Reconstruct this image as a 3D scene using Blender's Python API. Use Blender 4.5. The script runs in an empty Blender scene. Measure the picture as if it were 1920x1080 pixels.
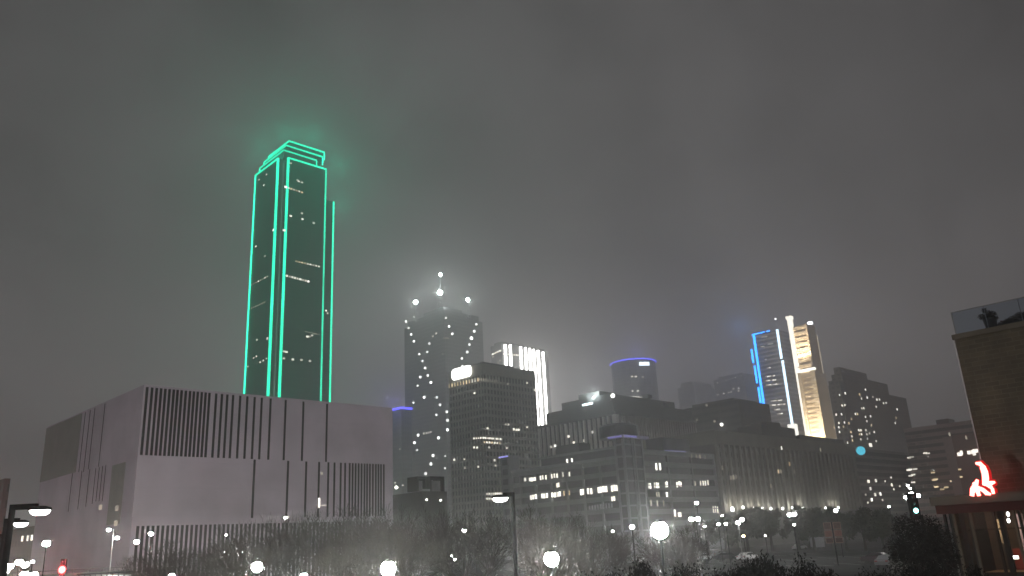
import bpy, math, random
from mathutils import Vector, Matrix
random.seed(7)
scn = bpy.context.scene
COL = scn.collection

# ------------------------------------------------------------------ camera
F = 1509.0; ZC = 5.0; TH = math.atan(480/1509.0); RO = math.radians(2.96)
_f = Vector((0, math.cos(TH), math.sin(TH))); _u0 = Vector((0, -math.sin(TH), math.cos(TH))); _r0 = Vector((1, 0, 0))
_r = math.cos(RO)*_r0 - math.sin(RO)*_u0
_u = math.sin(RO)*_r0 + math.cos(RO)*_u0
EYE = Vector((0, 0, ZC))
cd = bpy.data.cameras.new('camera'); cam = bpy.data.objects.new('camera', cd); COL.objects.link(cam)
cd.sensor_width = 36; cd.lens = F/1920*36; cd.clip_start = 0.1; cd.clip_end = 9000
M = Matrix.Identity(4)
for i in range(3):
    M[i][0] = _r[i]; M[i][1] = _u[i]; M[i][2] = -_f[i]; M[i][3] = EYE[i]
cam.matrix_world = M
scn.camera = cam

# ------------------------------------------------------------------ world: low cloud lit from below by the city
w = bpy.data.worlds.new('World'); scn.world = w; w.use_nodes = True
nt = w.node_tree; nt.nodes.clear()
N = nt.nodes.new; L = nt.links.new
out = N('ShaderNodeOutputWorld'); bg = N('ShaderNodeBackground'); L(bg.outputs[0], out.inputs[0])
tc = N('ShaderNodeTexCoord'); sep = N('ShaderNodeSeparateXYZ'); L(tc.outputs['Generated'], sep.inputs[0])
ramp = N('ShaderNodeValToRGB'); L(sep.outputs['Z'], ramp.inputs[0])
e = ramp.color_ramp.elements
e[0].position = 0.0; e[0].color = (.26, .242, .246, 1)
e[1].position = 0.75; e[1].color = (.0735, .0715, .0725, 1)
k = e.new(0.16); k.color = (.205, .190, .194, 1)
k = e.new(0.34); k.color = (.109, .1055, .1065, 1)
nz = N('ShaderNodeTexNoise'); nz.inputs['Scale'].default_value = 2.6; nz.inputs['Detail'].default_value = 7; nz.inputs['Roughness'].default_value = .55
L(tc.outputs['Generated'], nz.inputs['Vector'])
mr = N('ShaderNodeMapRange'); L(nz.outputs['Fac'], mr.inputs[0])
mr.inputs[1].default_value = .3; mr.inputs[2].default_value = .7; mr.inputs[3].default_value = .58; mr.inputs[4].default_value = 1.42
# the rest of the city glows behind the viewer
mb = N('ShaderNodeMapRange'); L(sep.outputs['Y'], mb.inputs[0])
mb.inputs[1].default_value = .15; mb.inputs[2].default_value = -.9; mb.inputs[3].default_value = 1.0; mb.inputs[4].default_value = 2.7
mu = N('ShaderNodeMath'); mu.operation = 'MULTIPLY'; L(mr.outputs[0], mu.inputs[0]); L(mb.outputs[0], mu.inputs[1])
L(ramp.outputs[0], bg.inputs[0]); L(mu.outputs[0], bg.inputs[1])

scn.view_settings.view_transform = 'Standard'; scn.view_settings.look = 'None'
scn.view_settings.exposure = 0.0; scn.view_settings.gamma = 1.0
scn.render.engine = 'CYCLES'
cy = scn.cycles
cy.use_denoising = True; cy.max_bounces = 5; cy.diffuse_bounces = 2; cy.glossy_bounces = 2; cy.transmission_bounces = 4
cy.volume_bounces = 1; cy.transparent_max_bounces = 8; cy.sample_clamp_indirect = 3.0; cy.sample_clamp_direct = 0
cy.caustics_reflective = False; cy.caustics_refractive = False; cy.use_adaptive_sampling = True; cy.adaptive_threshold = 0.02

# ------------------------------------------------------------------ pixel rays (surveying the photograph, 1920x1080)
def ray(px, py): return F*_f + (px-960)*_r - (py-540)*_u
def atY(px, py, Y): d = ray(px, py); return EYE + d*(Y/d.y)
def atZ(px, py, z): d = ray(px, py); return EYE + d*((z-ZC)/d.z)
def proj(p):
    v = Vector(p)-EYE; c = v.dot(_f)
    return 960+F*v.dot(_r)/c, 540-F*v.dot(_u)/c

# ------------------------------------------------------------------ materials
MATS = {}
def _new(name):
    m = bpy.data.materials.new(name); m.use_nodes = True; m.node_tree.nodes.clear()
    o = m.node_tree.nodes.new('ShaderNodeOutputMaterial'); return m, m.node_tree, o
def mat(name, col, rough=.8, var=.25, scale=.35, metal=0.0, bump=0.0, spec=.35):
    """plain surface with weathering: large and small noise moves the value"""
    if name in MATS: return MATS[name]
    m, t, o = _new(name); n = t.nodes.new; l = t.links.new
    b = n('ShaderNodeBsdfPrincipled'); l(b.outputs[0], o.inputs[0])
    b.inputs['Roughness'].default_value = rough; b.inputs['Metallic'].default_value = metal
    b.inputs['Specular IOR Level'].default_value = spec
    c = n('ShaderNodeTexCoord'); a = n('ShaderNodeTexNoise'); a.inputs['Scale'].default_value = scale; a.inputs['Detail'].default_value = 8
    a.inputs['Roughness'].default_value = .65
    l(c.outputs['Object'], a.inputs['Vector'])
    r = n('ShaderNodeMapRange'); l(a.outputs['Fac'], r.inputs[0]); r.inputs[1].default_value = .3; r.inputs[2].default_value = .7
    r.inputs[3].default_value = 1-var; r.inputs[4].default_value = 1+var
    x = n('ShaderNodeVectorMath'); x.operation = 'SCALE'; x.inputs[0].default_value = col[:3]; l(r.outputs[0], x.inputs['Scale'])
    l(x.outputs[0], b.inputs['Base Color'])
    if bump:
        bp = n('ShaderNodeBump'); bp.inputs['Strength'].default_value = bump; l(a.outputs['Fac'], bp.inputs['Height']); l(bp.outputs[0], b.inputs['Normal'])
    MATS[name] = m; return m
def facade(name, wall, glass, floor=3.8, bay=3.2, fz=.5, fb=.6, zo=0.0, var=.2, rough=.6, gr=.35):
    """wall with a regular grid of dark glass; pattern in the thing's own metres"""
    if name in MATS: return MATS[name]
    m, t, o = _new(name); n = t.nodes.new; l = t.links.new
    b = n('ShaderNodeBsdfPrincipled'); l(b.outputs[0], o.inputs[0])
    c = n('ShaderNodeTexCoord'); s = n('ShaderNodeSeparateXYZ'); l(c.outputs['Object'], s.inputs[0])
    def math_(op, a, bv):
        q = n('ShaderNodeMath'); q.operation = op
        if hasattr(a, 'links'): l(a, q.inputs[0])
        else: q.inputs[0].default_value = a
        if hasattr(bv, 'links'): l(bv, q.inputs[1])
        elif bv is not None: q.inputs[1].default_value = bv
        return q.outputs[0]
    zf = math_('FRACT', math_('DIVIDE', math_('ADD', s.outputs['Z'], 1000.0+zo), floor), None)
    hf = math_('FRACT', math_('DIVIDE', math_('ADD', math_('ADD', s.outputs['X'], s.outputs['Y']), 1000.0), bay), None)
    mz = math_('LESS_THAN', zf, fz); mh = math_('LESS_THAN', hf, fb)
    msk = math_('MULTIPLY', mz, mh)
    a = n('ShaderNodeTexNoise'); a.inputs['Scale'].default_value = .12; a.inputs['Detail'].default_value = 8; l(c.outputs['Object'], a.inputs['Vector'])
    r = n('ShaderNodeMapRange'); l(a.outputs['Fac'], r.inputs[0]); r.inputs[1].default_value = .3; r.inputs[2].default_value = .7
    r.inputs[3].default_value = 1-var; r.inputs[4].default_value = 1+var
    mx = n('ShaderNodeMix'); mx.data_type = 'RGBA'; l(msk, mx.inputs[0]); mx.inputs[6].default_value = (*wall, 1); mx.inputs[7].default_value = (*glass, 1)
    x = n('ShaderNodeVectorMath'); x.operation = 'SCALE'; l(mx.outputs[2], x.inputs[0]); l(r.outputs[0], x.inputs['Scale'])
    l(x.outputs[0], b.inputs['Base Color'])
    rr = n('ShaderNodeMapRange'); l(msk, rr.inputs[0]); rr.inputs[3].default_value = rough; rr.inputs[4].default_value = gr
    l(rr.outputs[0], b.inputs['Roughness']); b.inputs['Specular IOR Level'].default_value = .35
    MATS[name] = m; return m
def emis(name, col, st, sample=False, vary=0.0, scale=.09):
    """a thing that gives off light; vary makes each object (lit rooms) or each stretch (tubes) a little brighter or dimmer"""
    if name in MATS: return MATS[name]
    m, t, o = _new(name); em = t.nodes.new('ShaderNodeEmission'); em.inputs[0].default_value = (*col, 1); em.inputs[1].default_value = st
    l = t.links.new
    if vary:
        oi = t.nodes.new('ShaderNodeObjectInfo'); tcn = t.nodes.new('ShaderNodeTexCoord'); nzn = t.nodes.new('ShaderNodeTexNoise'); nzn.inputs['Scale'].default_value = scale; nzn.inputs['Detail'].default_value = 4
        l(tcn.outputs['Object'], nzn.inputs['Vector'])
        a = t.nodes.new('ShaderNodeMath'); a.operation = 'ADD'; l(oi.outputs['Random'], a.inputs[0]); l(nzn.outputs['Fac'], a.inputs[1])
        r = t.nodes.new('ShaderNodeMapRange'); l(a.outputs[0], r.inputs[0]); r.inputs[1].default_value = .2; r.inputs[2].default_value = 1.8
        r.inputs[3].default_value = st*(1-vary); r.inputs[4].default_value = st*(1+vary); l(r.outputs[0], em.inputs[1])
    l(em.outputs[0], o.inputs[0])
    m.cycles.emission_sampling = 'FRONT_BACK' if sample else 'NONE'
    MATS[name] = m; return m
def glassmat(name, tint=(.8, .85, .85), rough=.02):
    if name in MATS: return MATS[name]
    m, t, o = _new(name); n = t.nodes.new; l = t.links.new
    tr = n('ShaderNodeBsdfTransparent'); tr.inputs[0].default_value = (*tint, 1)
    gl = n('ShaderNodeBsdfGlossy'); gl.inputs['Roughness'].default_value = rough
    fr = n('ShaderNodeFresnel'); fr.inputs[0].default_value = 1.18
    mx = n('ShaderNodeMixShader'); l(fr.outputs[0], mx.inputs[0]); l(tr.outputs[0], mx.inputs[1]); l(gl.outputs[0], mx.inputs[2]); l(mx.outputs[0], o.inputs[0])
    MATS[name] = m; return m

dark_metal = mat('dark painted metal', (.02, .02, .022), .45, .2, 3)
grey_metal = mat('galvanised metal', (.22, .22, .22), .45, .2, 3, .6)
black_roof = mat('roof felt', (.05, .05, .048), .9)
win_white = emis('lit window neutral', (1, .93, .80), 1.3, vary=.9, scale=1.5)
win_warm = emis('lit window warm', (1, .76, .45), .95, vary=.8, scale=1.5)
win_dim = emis('lit window dim', (1, .90, .70), .35, vary=.8, scale=1.5)
win_hot = emis('lit window bright', (1, .95, .85), 1.7, vary=.7, scale=1.5)
dark_glass = mat('dark glazing', (.012, .014, .015), .15, .1, 1, spec=.5)

# ------------------------------------------------------------------ mesh helpers
def link(name, me, m, parent=None, loc=None, rotz=0.0):
    o = bpy.data.objects.new(name, me)
    if m is not None and not me.materials: me.materials.append(m)
    COL.objects.link(o)
    if parent is not None: o.parent = parent
    if loc is not None: o.location = loc
    if rotz: o.rotation_euler = (0, 0, rotz)
    return o
class MB:
    def __init__(s): s.v = []; s.f = []
    def box(s, x0, x1, y0, y1, z0, z1):
        b = len(s.v)
        s.v += [(x0,y0,z0),(x1,y0,z0),(x1,y1,z0),(x0,y1,z0),(x0,y0,z1),(x1,y0,z1),(x1,y1,z1),(x0,y1,z1)]
        s.f += [tuple(b+i for i in q) for q in ((0,3,2,1),(4,5,6,7),(0,1,5,4),(1,2,6,5),(2,3,7,6),(3,0,4,7))]
        return s
    def prism(s, poly, z0, z1, zt=None):
        n = len(poly); b = len(s.v)
        s.v += [(x, y, z0) for x, y in poly] + [(x, y, z1) for x, y in poly]
        s.f.append(tuple(b+i for i in reversed(range(n)))); s.f.append(tuple(b+n+i for i in range(n)))
        for i in range(n):
            j = (i+1) % n; s.f.append((b+i, b+j, b+n+j, b+n+i))
        return s
    def tube(s, pts, rad, k=6, cap=True):
        """tapered tube along points; rad is a number or one per point"""
        if not hasattr(rad, '__len__'): rad = [rad]*len(pts)
        b0 = len(s.v); P = [Vector(p) for p in pts]
        for i, p in enumerate(P):
            d = (P[min(i+1, len(P)-1)] - P[max(i-1, 0)]).normalized()
            a = Vector((0, 0, 1)) if abs(d.z) < .9 else Vector((1, 0, 0))
            x = d.cross(a).normalized(); y = d.cross(x)
            for j in range(k):
                t = 2*math.pi*j/k; q = p + (x*math.cos(t)+y*math.sin(t))*rad[i]; s.v.append(tuple(q))
        for i in range(len(P)-1):
            for j in range(k):
                a = b0+i*k+j; c = b0+i*k+(j+1) % k; s.f.append((a, c, c+k, a+k))
        if cap:
            s.f.append(tuple(b0+j for j in reversed(range(k)))); e0 = b0+(len(P)-1)*k; s.f.append(tuple(e0+j for j in range(k)))
        return s
    def lathe(s, prof, k=16, c=(0, 0, 0)):
        b = len(s.v); n = len(prof)
        for r_, z in prof:
            for j in range(k):
                t = 2*math.pi*j/k; s.v.append((c[0]+r_*math.cos(t), c[1]+r_*math.sin(t), c[2]+z))
        for i in range(n-1):
            for j in range(k):
                a = b+i*k+j; d = b+i*k+(j+1) % k; s.f.append((a, d, d+k, a+k))
        s.f.append(tuple(b+j for j in reversed(range(k)))); s.f.append(tuple(b+(n-1)*k+j for j in range(k)))
        return s
    def ball(s, c, r_, k=10, h=6, sz=1.0):
        prof = [(max(.001, r_*math.sin(math.pi*i/h)), -r_*sz*math.cos(math.pi*i/h)) for i in range(h+1)]
        return s.lathe(prof, k, c)
    def mesh(s, name):
        me = bpy.data.meshes.new(name); me.from_pydata(s.v, [], s.f); me.update(); return me
    def build(s, name, m, parent=None, loc=None, rotz=0.0, smooth=False):
        me = s.mesh(name)
        if smooth:
            for p in me.polygons: p.use_smooth = True
        return link(name, me, m, parent, loc, rotz)
def tag(o, label, cat, group=None):
    o['label'] = label; o['category'] = cat
    if group: o['group'] = group
    return o
def thing(name, label, cat, loc, rotz=0.0, group=None):
    o = bpy.data.objects.new(name, None); o.empty_display_size = .5; COL.objects.link(o)
    o.location = loc; o.rotation_euler = (0, 0, rotz); return tag(o, label, cat, group)
def struct(name, mb, m, kind='structure'):
    o = mb.build(name, m); o['kind'] = kind; return o
def copy_tree(o, parent=None):
    c = o.copy(); COL.objects.link(c)
    if parent is not None: c.parent = parent
    for ch in [q for q in o.children]: copy_tree(ch, c)
    return c
_shared = {}
def shared(key, fn):
    if key not in _shared: _shared[key] = fn()
    return _shared[key]

# ------------------------------------------------------------------ buildings on the 45 degree street grid
class Bldg:
    """corner (px,py) of the roof at depth Y; right face runs to column rpx, left face to column lpx.
    local axes: x along the right face, y along the left face, z up; right face y=0, left face x=0"""
    def __init__(s, name, label, cat, c, Y, lpx, rpx, phi=45, group=None, lmin=10, rmin=10):
        C = atY(*c, Y); s.H = C.z; ph = math.radians(phi); s.phi = ph
        s.er = Vector((math.cos(ph), math.sin(ph), 0)); s.el = Vector((-math.sin(ph), math.cos(ph), 0)); s.C = Vector((C.x, C.y, 0))
        def solve(d, px):
            a, b = 0.0, 400.0
            q = lambda t: proj(C+d*t)[0]
            sg = 1 if q(5) > q(0) else -1
            for _ in range(60):
                m_ = (a+b)/2
                if (q(m_)-px)*sg < 0: a = m_
                else: b = m_
            return a
        s.wr = solve(s.er, rpx) if rpx else rmin
        s.wl = solve(s.el, lpx) if lpx else lmin
        s.root = thing(name, label, cat, (C.x, C.y, 0), ph, group)
    def loc(s, P): d = Vector(P)-s.C; return Vector((d.dot(s.er), d.dot(s.el), P[2]))
    def face(s, f, px, py, off=0.0):
        """where the pixel's ray meets a face: (distance along it, height)"""
        d = ray(px, py); n_ = s.el if f == 'R' else s.er
        k_ = ((s.C-EYE).dot(n_) - off)/d.dot(n_); P = s.loc(EYE+d*k_)
        return (P.x if f == 'R' else P.y), P.z
    def part(s, name, mb, m, smooth=False, parent=None): return mb.build(name, m, parent or s.root, smooth=smooth)
    def box(s, name, m, x0, x1, y0, y1, z0, z1, parent=None): return MB().box(x0, x1, y0, y1, z0, z1).build(name, m, parent or s.root)
    def lit(s, f, px, py, w_, h_, m, off=.14, name='lit_window', at=None):
        u, z = at if at else s.face(f, px, py)
        lim = s.wr if f == 'R' else s.wl
        me = shared(('pane', w_, h_, m.name), lambda: MB().box(-w_/2, w_/2, -.08, .08, -h_/2, h_/2).mesh('pane'))
        if f == 'R': return link(name, me, m, s.root, (u, -off, z))
        return link(name, me, m, s.root, (-off, u, z), math.pi/2)
    def onface(s, mb, f, u0, u1, z0, z1, d0, d1):
        """a box standing proud of a face between depths d0<d1 outward"""
        if f == 'R': mb.box(u0, u1, -d1, -d0, z0, z1)
        else: mb.box(-d1, -d0, u0, u1, z0, z1)
    def rnd(s, f, n_, umin, umax, zmin, zmax, floor, bay, w_, h_, mats, rng):
        for _ in range(n_):
            u = umin + bay*(.5+rng.randrange(max(1, int((umax-umin)/bay)))); z = zmin + floor*(.5+rng.randrange(max(1, int((zmax-zmin)/floor))))
            s.lit(f, 0, 0, w_, h_, rng.choice(mats), at=(u, z))

#@@SETTING
# ------------------------------------------------------------------ ground
struct('ground', MB().box(-2400, 2400, -500, 2400, -.6, 0), mat('wet earth and old paving', (.030, .028, .024), .95, .4, .05, spec=.05))
lot = MB(); lot.v = [(-70, 95, .004), (175, 95, .004), (175, 235, .004), (-70, 235, .004)]; lot.f = [(0, 1, 2, 3)]
struct('parking_lot', lot, mat('wet asphalt', (.030, .030, .030), .85, .5, .25, spec=.12))
ln = MB()
for row in (122, 150, 178, 206):
    for i in range(62):
        x = -60+i*2.8*1.3
        b = len(ln.v); ln.v += [(x, row-5, .008), (x+.12, row-5, .008), (x+.12, row+5, .008), (x, row+5, .008)]; ln.f.append((b, b+1, b+2, b+3))
struct('parking_lot_markings', ln, mat('road paint', (.6, .6, .57), .6, .3, 2))
lawn = MB(); lawn.v = [(-48, 44, .004), (14, 44, .004), (20, 90, .004), (-52, 90, .004)]; lawn.f = [(0, 1, 2, 3)]
struct('lawn', lawn, mat('winter lawn', (.06, .06, .03), .95, .5, .6))
pth = MB(); pth.v = [(-60, 96, .008), (-10, 96, .008), (-10, 103, .008), (-60, 103, .008)]; pth.f = [(0, 1, 2, 3)]
struct('pavement', pth, mat('paving slabs', (.22, .21, .2), .7, .2, .8))
plz = MB().prism([(-6, 9), (90, 9), (90, 92), (39, 92), (34.5, 47), (-6, 33)], 0, 1.5)
struct('plaza', plz, mat('plaza concrete', (.16, .15, .135), .8, .25, .6))
# low overpass on the left that carries the street past the museum
ov = MB().box(-150, -52, 112, 121, 3.0, 3.7)
struct('overpass_road', ov, mat('overpass concrete', (.2, .2, .19), .8, .25, .4))
bar = thing('overpass_barrier', 'low concrete barrier with metal rail along the overpass edge at the lower left', 'barrier', (-150, 112, 3.7))
b = MB().box(0, 98, -.15, .15, 0.0, .55); b.build('parapet', mat('overpass concrete', (.2, .2, .19)), bar)
b = MB().box(0, 98, -.05, .05, .9, 1.0)
for i in range(50): b.box(i*2-.04+.02, i*2+.04+.02, -.04, .04, .55, .9)
b.build('handrail', grey_metal, bar)
pier = mat('overpass concrete', (.2, .2, .19))
for i, x in enumerate((-140, -118, -96, -74)):
    o = MB().box(-.8, .8, -3.5, 3.5, 0, 3.0).build('bridge_pier', pier, None, (x, 116.5, 0))
    tag(o, 'concrete pier carrying the overpass, hidden in the dark below its deck', 'pier', 'overpass piers')

#@@MUSEUM
# ------------------------------------------------------------------ white slotted museum, left
mus = Bldg('museum_building', 'pale concrete museum block with pinkish lamplight in its colour and rows of dark vertical slots', 'building', (268, 722), 130, 88, 733)
conc = facade('museum concrete', (.61, .545, .61), (.52, .46, .52), 4.2, 5.2, .012, 1.0, 0, .15, .8, .8)  # pinkish tint of the lamplight is put into the concrete's base colour
H, wr, wl = mus.H, mus.wr, mus.wl
def px2(X, Y): return 240+X/2.7, 680+Y/2.7
zt = H-.35
z_ub = mus.face('R', *px2(300, 480))[1]; z_mt = mus.face('R', *px2(900, 500))[1]; z_mb = mus.face('R', 560, 976)[1]; z_lt = mus.face('R', *px2(200, 824))[1]
z_mb = max(z_mb, z_lt+.9)
ups = [mus.face('R', *px2(x, 478))[0] for x in (60,86,110,133,155,177,199,219,240,262,284,304,324,345,365,385,420,450,478,508,545,582,620,657,703,781,873,995)]
mid = [mus.face('R', *px2(x, 520))[0] for x in (633,803,895,960,1007,1038,1070,1092,1115,1130,1145,1160,1175,1190,1203,1217,1232,1247,1260,1273,1287)]
low = [1.0+.78*i for i in range(int((wr-4)/.78))]
fw = MB(); T = .55; sw = .23
def band(slots, z0, z1, hw):
    u = 0.0
    for c_ in slots:
        fw.box(u, c_-hw, -T, 0, z0, z1); u = c_+hw
    fw.box(u, wr, -T, 0, z0, z1)
fw.box(0, wr, -T, 0, zt, H); band(ups, z_ub, zt, sw); fw.box(0, wr, -T, 0, z_mt, z_ub); band(mid, z_mb, z_mt, sw)
fw.box(0, wr, -T, 0, z_lt, z_mb); band(low, 0, z_lt, .24)
mus.part('front_wall', fw, conc)
mus.box('side_and_roof_mass', conc, .02, wr, .02, wl, 0, H-.02)
slotm = mat('slot glazing', (.004, .004, .004), .9, .1, 1, spec=0.0)
for lst, z0, z1, hw in ((ups, z_ub, zt, sw), (mid, z_mb, z_mt, sw), (low, 0, z_lt, .24)):
    for i, c_ in enumerate(lst):
        me = shared(('slot', round(z0, 2)), lambda: MB().box(-hw-.0, hw+.0, -T+.05, -.02, z0+.01, z1-.01).mesh('slot'))
        link('slot_window', me, slotm, mus.root, (c_, 0, 0))
# the near edge of the roof carries short open louvres above the densest slots
dk = mat('museum dark panel', (.30, .30, .27), .7, .15, .3)
def lpoly(a, bb, z0, z1, name, m, d=.06):
    o = MB(); mus.onface(o, 'L', a, bb, z0, z1, .0, d); return mus.part(name, o, m)
uL = lambda px, py: mus.face('L', px, py)
a0, zb = uL(142, 885); a1, _ = uL(90, 895)
lpoly(a0, wl-.05, zb, H-.3, 'dark_panel', dk)
a0, z1_ = uL(236, 866); a1, zq = uL(200, 985)
lpoly(a0, a1, zq, z1_, 'dark_panel', dk)
for px, y0, y1 in ((148, 770, 885), (157, 768, 885), (166, 765, 880), (185, 756, 875), (128, 890, 960), (146, 885, 955), (161, 882, 950), (173, 880, 945), (180, 878, 940), (186, 876, 940), (192, 874, 940)):
    u_, zA = uL(px, y1); zB = min(uL(px, y0)[1], H-.4)
    lpoly(u_-.09, u_+.09, zA, zB, 'slot_window', slotm)
for px, py in ((221, 953), (219, 981), (190, 951), (58, 935)):
    if px > 90: mus.lit('L', px, py, 1.1, .8, win_dim, .16, 'lit_window')
# glints in the front slots
for px, py, w_, h_, m_ in ((595, 943, .3, 1.7, win_hot), (603, 948, 1.2, .12, win_white), (536, 970, .5, .3, win_white), (600, 888, .2, .5, win_dim)):
    mus.lit('R', px, py, w_, h_, m_, .62)

#@@GREEN
# ------------------------------------------------------------------ green outlined tower
gt = Bldg('neon_outlined_tower', 'tall dark glass tower outlined in green neon with stepped crown', 'skyscraper', (529, 293), 520, 472, 627, 44)
H = gt.H; S = 40.0; n_ = 4.6
gl = facade('tower dark glass', (.024, .025, .024), (.012, .012, .012), 3.9, 1.6, .62, .8, 0, .15, .6, .5)
HR = H-22
SY = 44.4
poly = [(n_,0),(S-n_,0),(S-n_,SY),(n_,SY),(n_,SY-n_),(0,SY-n_),(0,n_),(n_,n_)]
gt.part('glass_shaft', MB().prism(poly, 0, H), gl)
gt.box('side_bay', gl, 37.22, 45.2, n_, S-n_, 0, HR); gt.box('side_return', gl, S-n_+.01, 37.2, n_+.3, S-n_-.2, 0, H)
neon = emis('green neon', (.018, .80, .44), 3.0, True, vary=.65, scale=.05)
neon_hi = emis('green neon wall side', (.03, .72, .45), .8, True)
t_ = .62
def strip(name, pts, m=neon, r_=t_, par=None):
    return MB().tube(pts, r_, 6).build(name, m, par or gt.root)
o_ = .7
for pts in (((n_,-o_,0),(n_,-o_,H)), ((S-n_,-o_,0),(S-n_,-o_,H)), ((-o_,n_,0),(-o_,n_,H)), ((-o_,SY-n_,0),(-o_,SY-n_,H))): strip('neon_strip', pts, r_=.9 if pts[0][0] in (n_, -o_) and pts[0][1] < S*.5 else .55)
strip('neon_strip', ((45.4,n_-.2,0),(45.4,n_-.2,HR)))
strip('neon_strip', ((S-n_+.6,n_-.5,H-30),(S-n_+.6,n_-.5,H)), r_=.4)
strip('neon_strip', ((n_,-o_,H),(S-n_,-o_,H))); strip('neon_strip', ((-o_,n_,H),(-o_,SY-n_,H)))
# stepped crown: three tiers, each outlined along its top edge
tiers = [(2.2, 28.5, 2.0, 38.6, 6.2), (5.0, 34.6, 4.0, 38.0, 11.8), (8.2, 37.1, 6.0, 37.2, 17.2)]
zb = H
for i, (xa, xb, ya, yb, up) in enumerate(tiers):
    cr = gt.box('crown_tier', gl, xa, xb, ya, yb, zb if i == 0 else zb+.002, H+up); z0 = zb; zb = H+up
    MB().tube([(xb+.2, ya-.35, H+up), (xa-.35, ya-.35, H+up), (xa-.35, yb, H+up)], .62, 6).build('neon_strip', neon, cr)
    MB().tube([(xb+.2, ya-.35, H+up-.7), (xb+.2, ya-.35, z0-(0 if i == 0 else 1))], .45, 6).build('neon_strip', neon, cr)
    MB().tube([(xa-.35, yb, H+up-.7), (xa-.35, yb, z0)], .45, 6).build('neon_strip', neon, cr)
strip('neon_strip', ((n_*.55, n_*.55, 0), (n_*.55, n_*.55, H-4)), emis('faint notch lamps', (.5, .9, .7), .25), .22)
for px, py in ((486,337),(500,327),(495,347),(480,462),(497,480),(482,637),(481,668),(488,679),(494,676),(500,672),(465,687),(476,671)): gt.lit('L', px, py, 1.5, 1.0, win_white)
for i in range(8): gt.lit('L', 472+i*4.2, 534-i*2.2, 1.6, 1.0, win_dim if i % 3 else win_white)
for i in range(7): gt.lit('L', 472+i*4, 578-i*1.9, 1.4, .9, win_dim)
for px, py in ((558,338),(560,340),(566,342),(545,306),(545,405),(566,400),(567,411),(588,418),(560,340),(533,659),(537,660),(532,672),(549,674),(565,675),(581,677),(580,631),(576,631),(585,629)): gt.lit('R', px, py, 1.7, 1.2, win_white)
for i in range(7): gt.lit('R', 536+i*5, 351+i*1.6, 1.3, 1.2, win_white if i % 2 else win_warm)
for i in range(10): gt.lit('R', 533+i*5, 516+i*1.3, 1.5, 1.4, win_white if i % 3 else win_hot)
for i in range(9): gt.lit('R', 556+i*5.2, 490+i*1.2, 1.4, 1.1, win_warm if i < 4 else win_white)
for i in range(6): gt.lit('R', 574+i*4.5, 622+i*1, 2.0, .5, win_dim)
for px, py, f in ((516,432,'L'),(531,433,'R'),(505,635,'L'),(534,352,'R')):
    gt.lit(f, px, py, 2.2, 1.6, win_hot, 1.4)
gt.lit('R', 610, 583, 1.2, 1.2, win_white, 1.0); gt.lit('R', 613, 588, 1.2, 1.2, win_white, 1.0)
def lamp(kind, name, loc, col, power, rad, parent=None, **kw):
    d = bpy.data.lights.new(name, kind); d.energy = power; d.color = col
    if kind in ('POINT', 'SPOT'): d.shadow_soft_size = rad
    o = bpy.data.objects.new(name, d); COL.objects.link(o); o.location = loc
    if parent is not None: o.parent = parent
    for k_, v_ in kw.items(): setattr(d, k_, v_)
    return o
for x, y, z, p_ in ((S+8, 4, H+8, 16000), (26, 4, H+25, 14000), (8, 8, H+24, 14000), (-6, S*.5, H+12, 10000), (S+12, 8, H-22, 12000)):
    lamp('POINT', 'added_halo_light', (x, y, z), (.04, 1, .6), p_, 9.0, gt.root)  # fixtureless lights added around the crown for a green halo in the mist
# unseen tubes added on the crown roof to make the mist above it glow
wash = emis('added green glow', (.02, 1, .4), 60, True)
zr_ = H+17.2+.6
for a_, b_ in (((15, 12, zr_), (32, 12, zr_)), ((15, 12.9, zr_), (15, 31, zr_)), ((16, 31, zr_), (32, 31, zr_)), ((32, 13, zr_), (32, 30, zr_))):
    MB().tube([a_, b_], .35, 6).build('added_glow_tube', wash, gt.root)

#@@XTOWER
# ------------------------------------------------------------------ tower with crossed lights and three beacons
xt = Bldg('cross_lit_tower', 'grey tower with crossing chains of white dot lights and glowing beacons on its spires', 'skyscraper', (832, 582), 750, 758, 904)
gx = facade('cross tower glass', (.085, .084, .08), (.03, .031, .031), 3.9, 3.1, .6, .8, 0, .15, .4, .3)
H = xt.H; wr, wl = xt.wr, xt.wl
xt.box('glass_shaft', gx, 0, wr, 0, wl, 0, H-4)
xt.box('upper_storey', gx, 2.5, wr-2.5, 2.5, wl-2.5, H-4, H+2)
xt.box('roof_block', gx, wr*.25, wr*.75, wl*.25, wl*.75, H+2, H+10)
dotm = emis('facade bulb', (1, 1, .97), 3.6, vary=.9)
dm = {}
def dot(B_, f, px, py, rad, m=dotm, off=.6, name='facade_light'):
    u, z = B_.face(f, px, py, off)
    me = shared(('dot', rad, m.name), lambda: MB().ball((0, 0, 0), rad, 8, 6).mesh('dot'))
    return link(name, me, m, B_.root, (u, -off, z) if f == 'R' else (-off, u, z))
for px, py, s_ in ((761,603,1),(766,615,1),(771,627,1.1),(776,640,1.1),(786,664,1),(792,677,1.2),(797,690,1.2),(802,704,1.3),(808,717,1.3),(788,707,1.4),(805,644,1.3),(801,660,1.2),(776,594,.8),
    (783,723,.8),(795,745,1.3),(819,745,1.2),(825,759,1.5),(818,778,1.1),(775,755,.9),(766,786,1),(766,801,1.4),(784,816,1.3),(777,830,1.3),(782,844,1.1),(822,821,1.5),(812,854,1.5),(808,870,1.5),(798,888,1.6)):
    dot(xt, 'L', px, py, round(s_*.9, 2))
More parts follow.
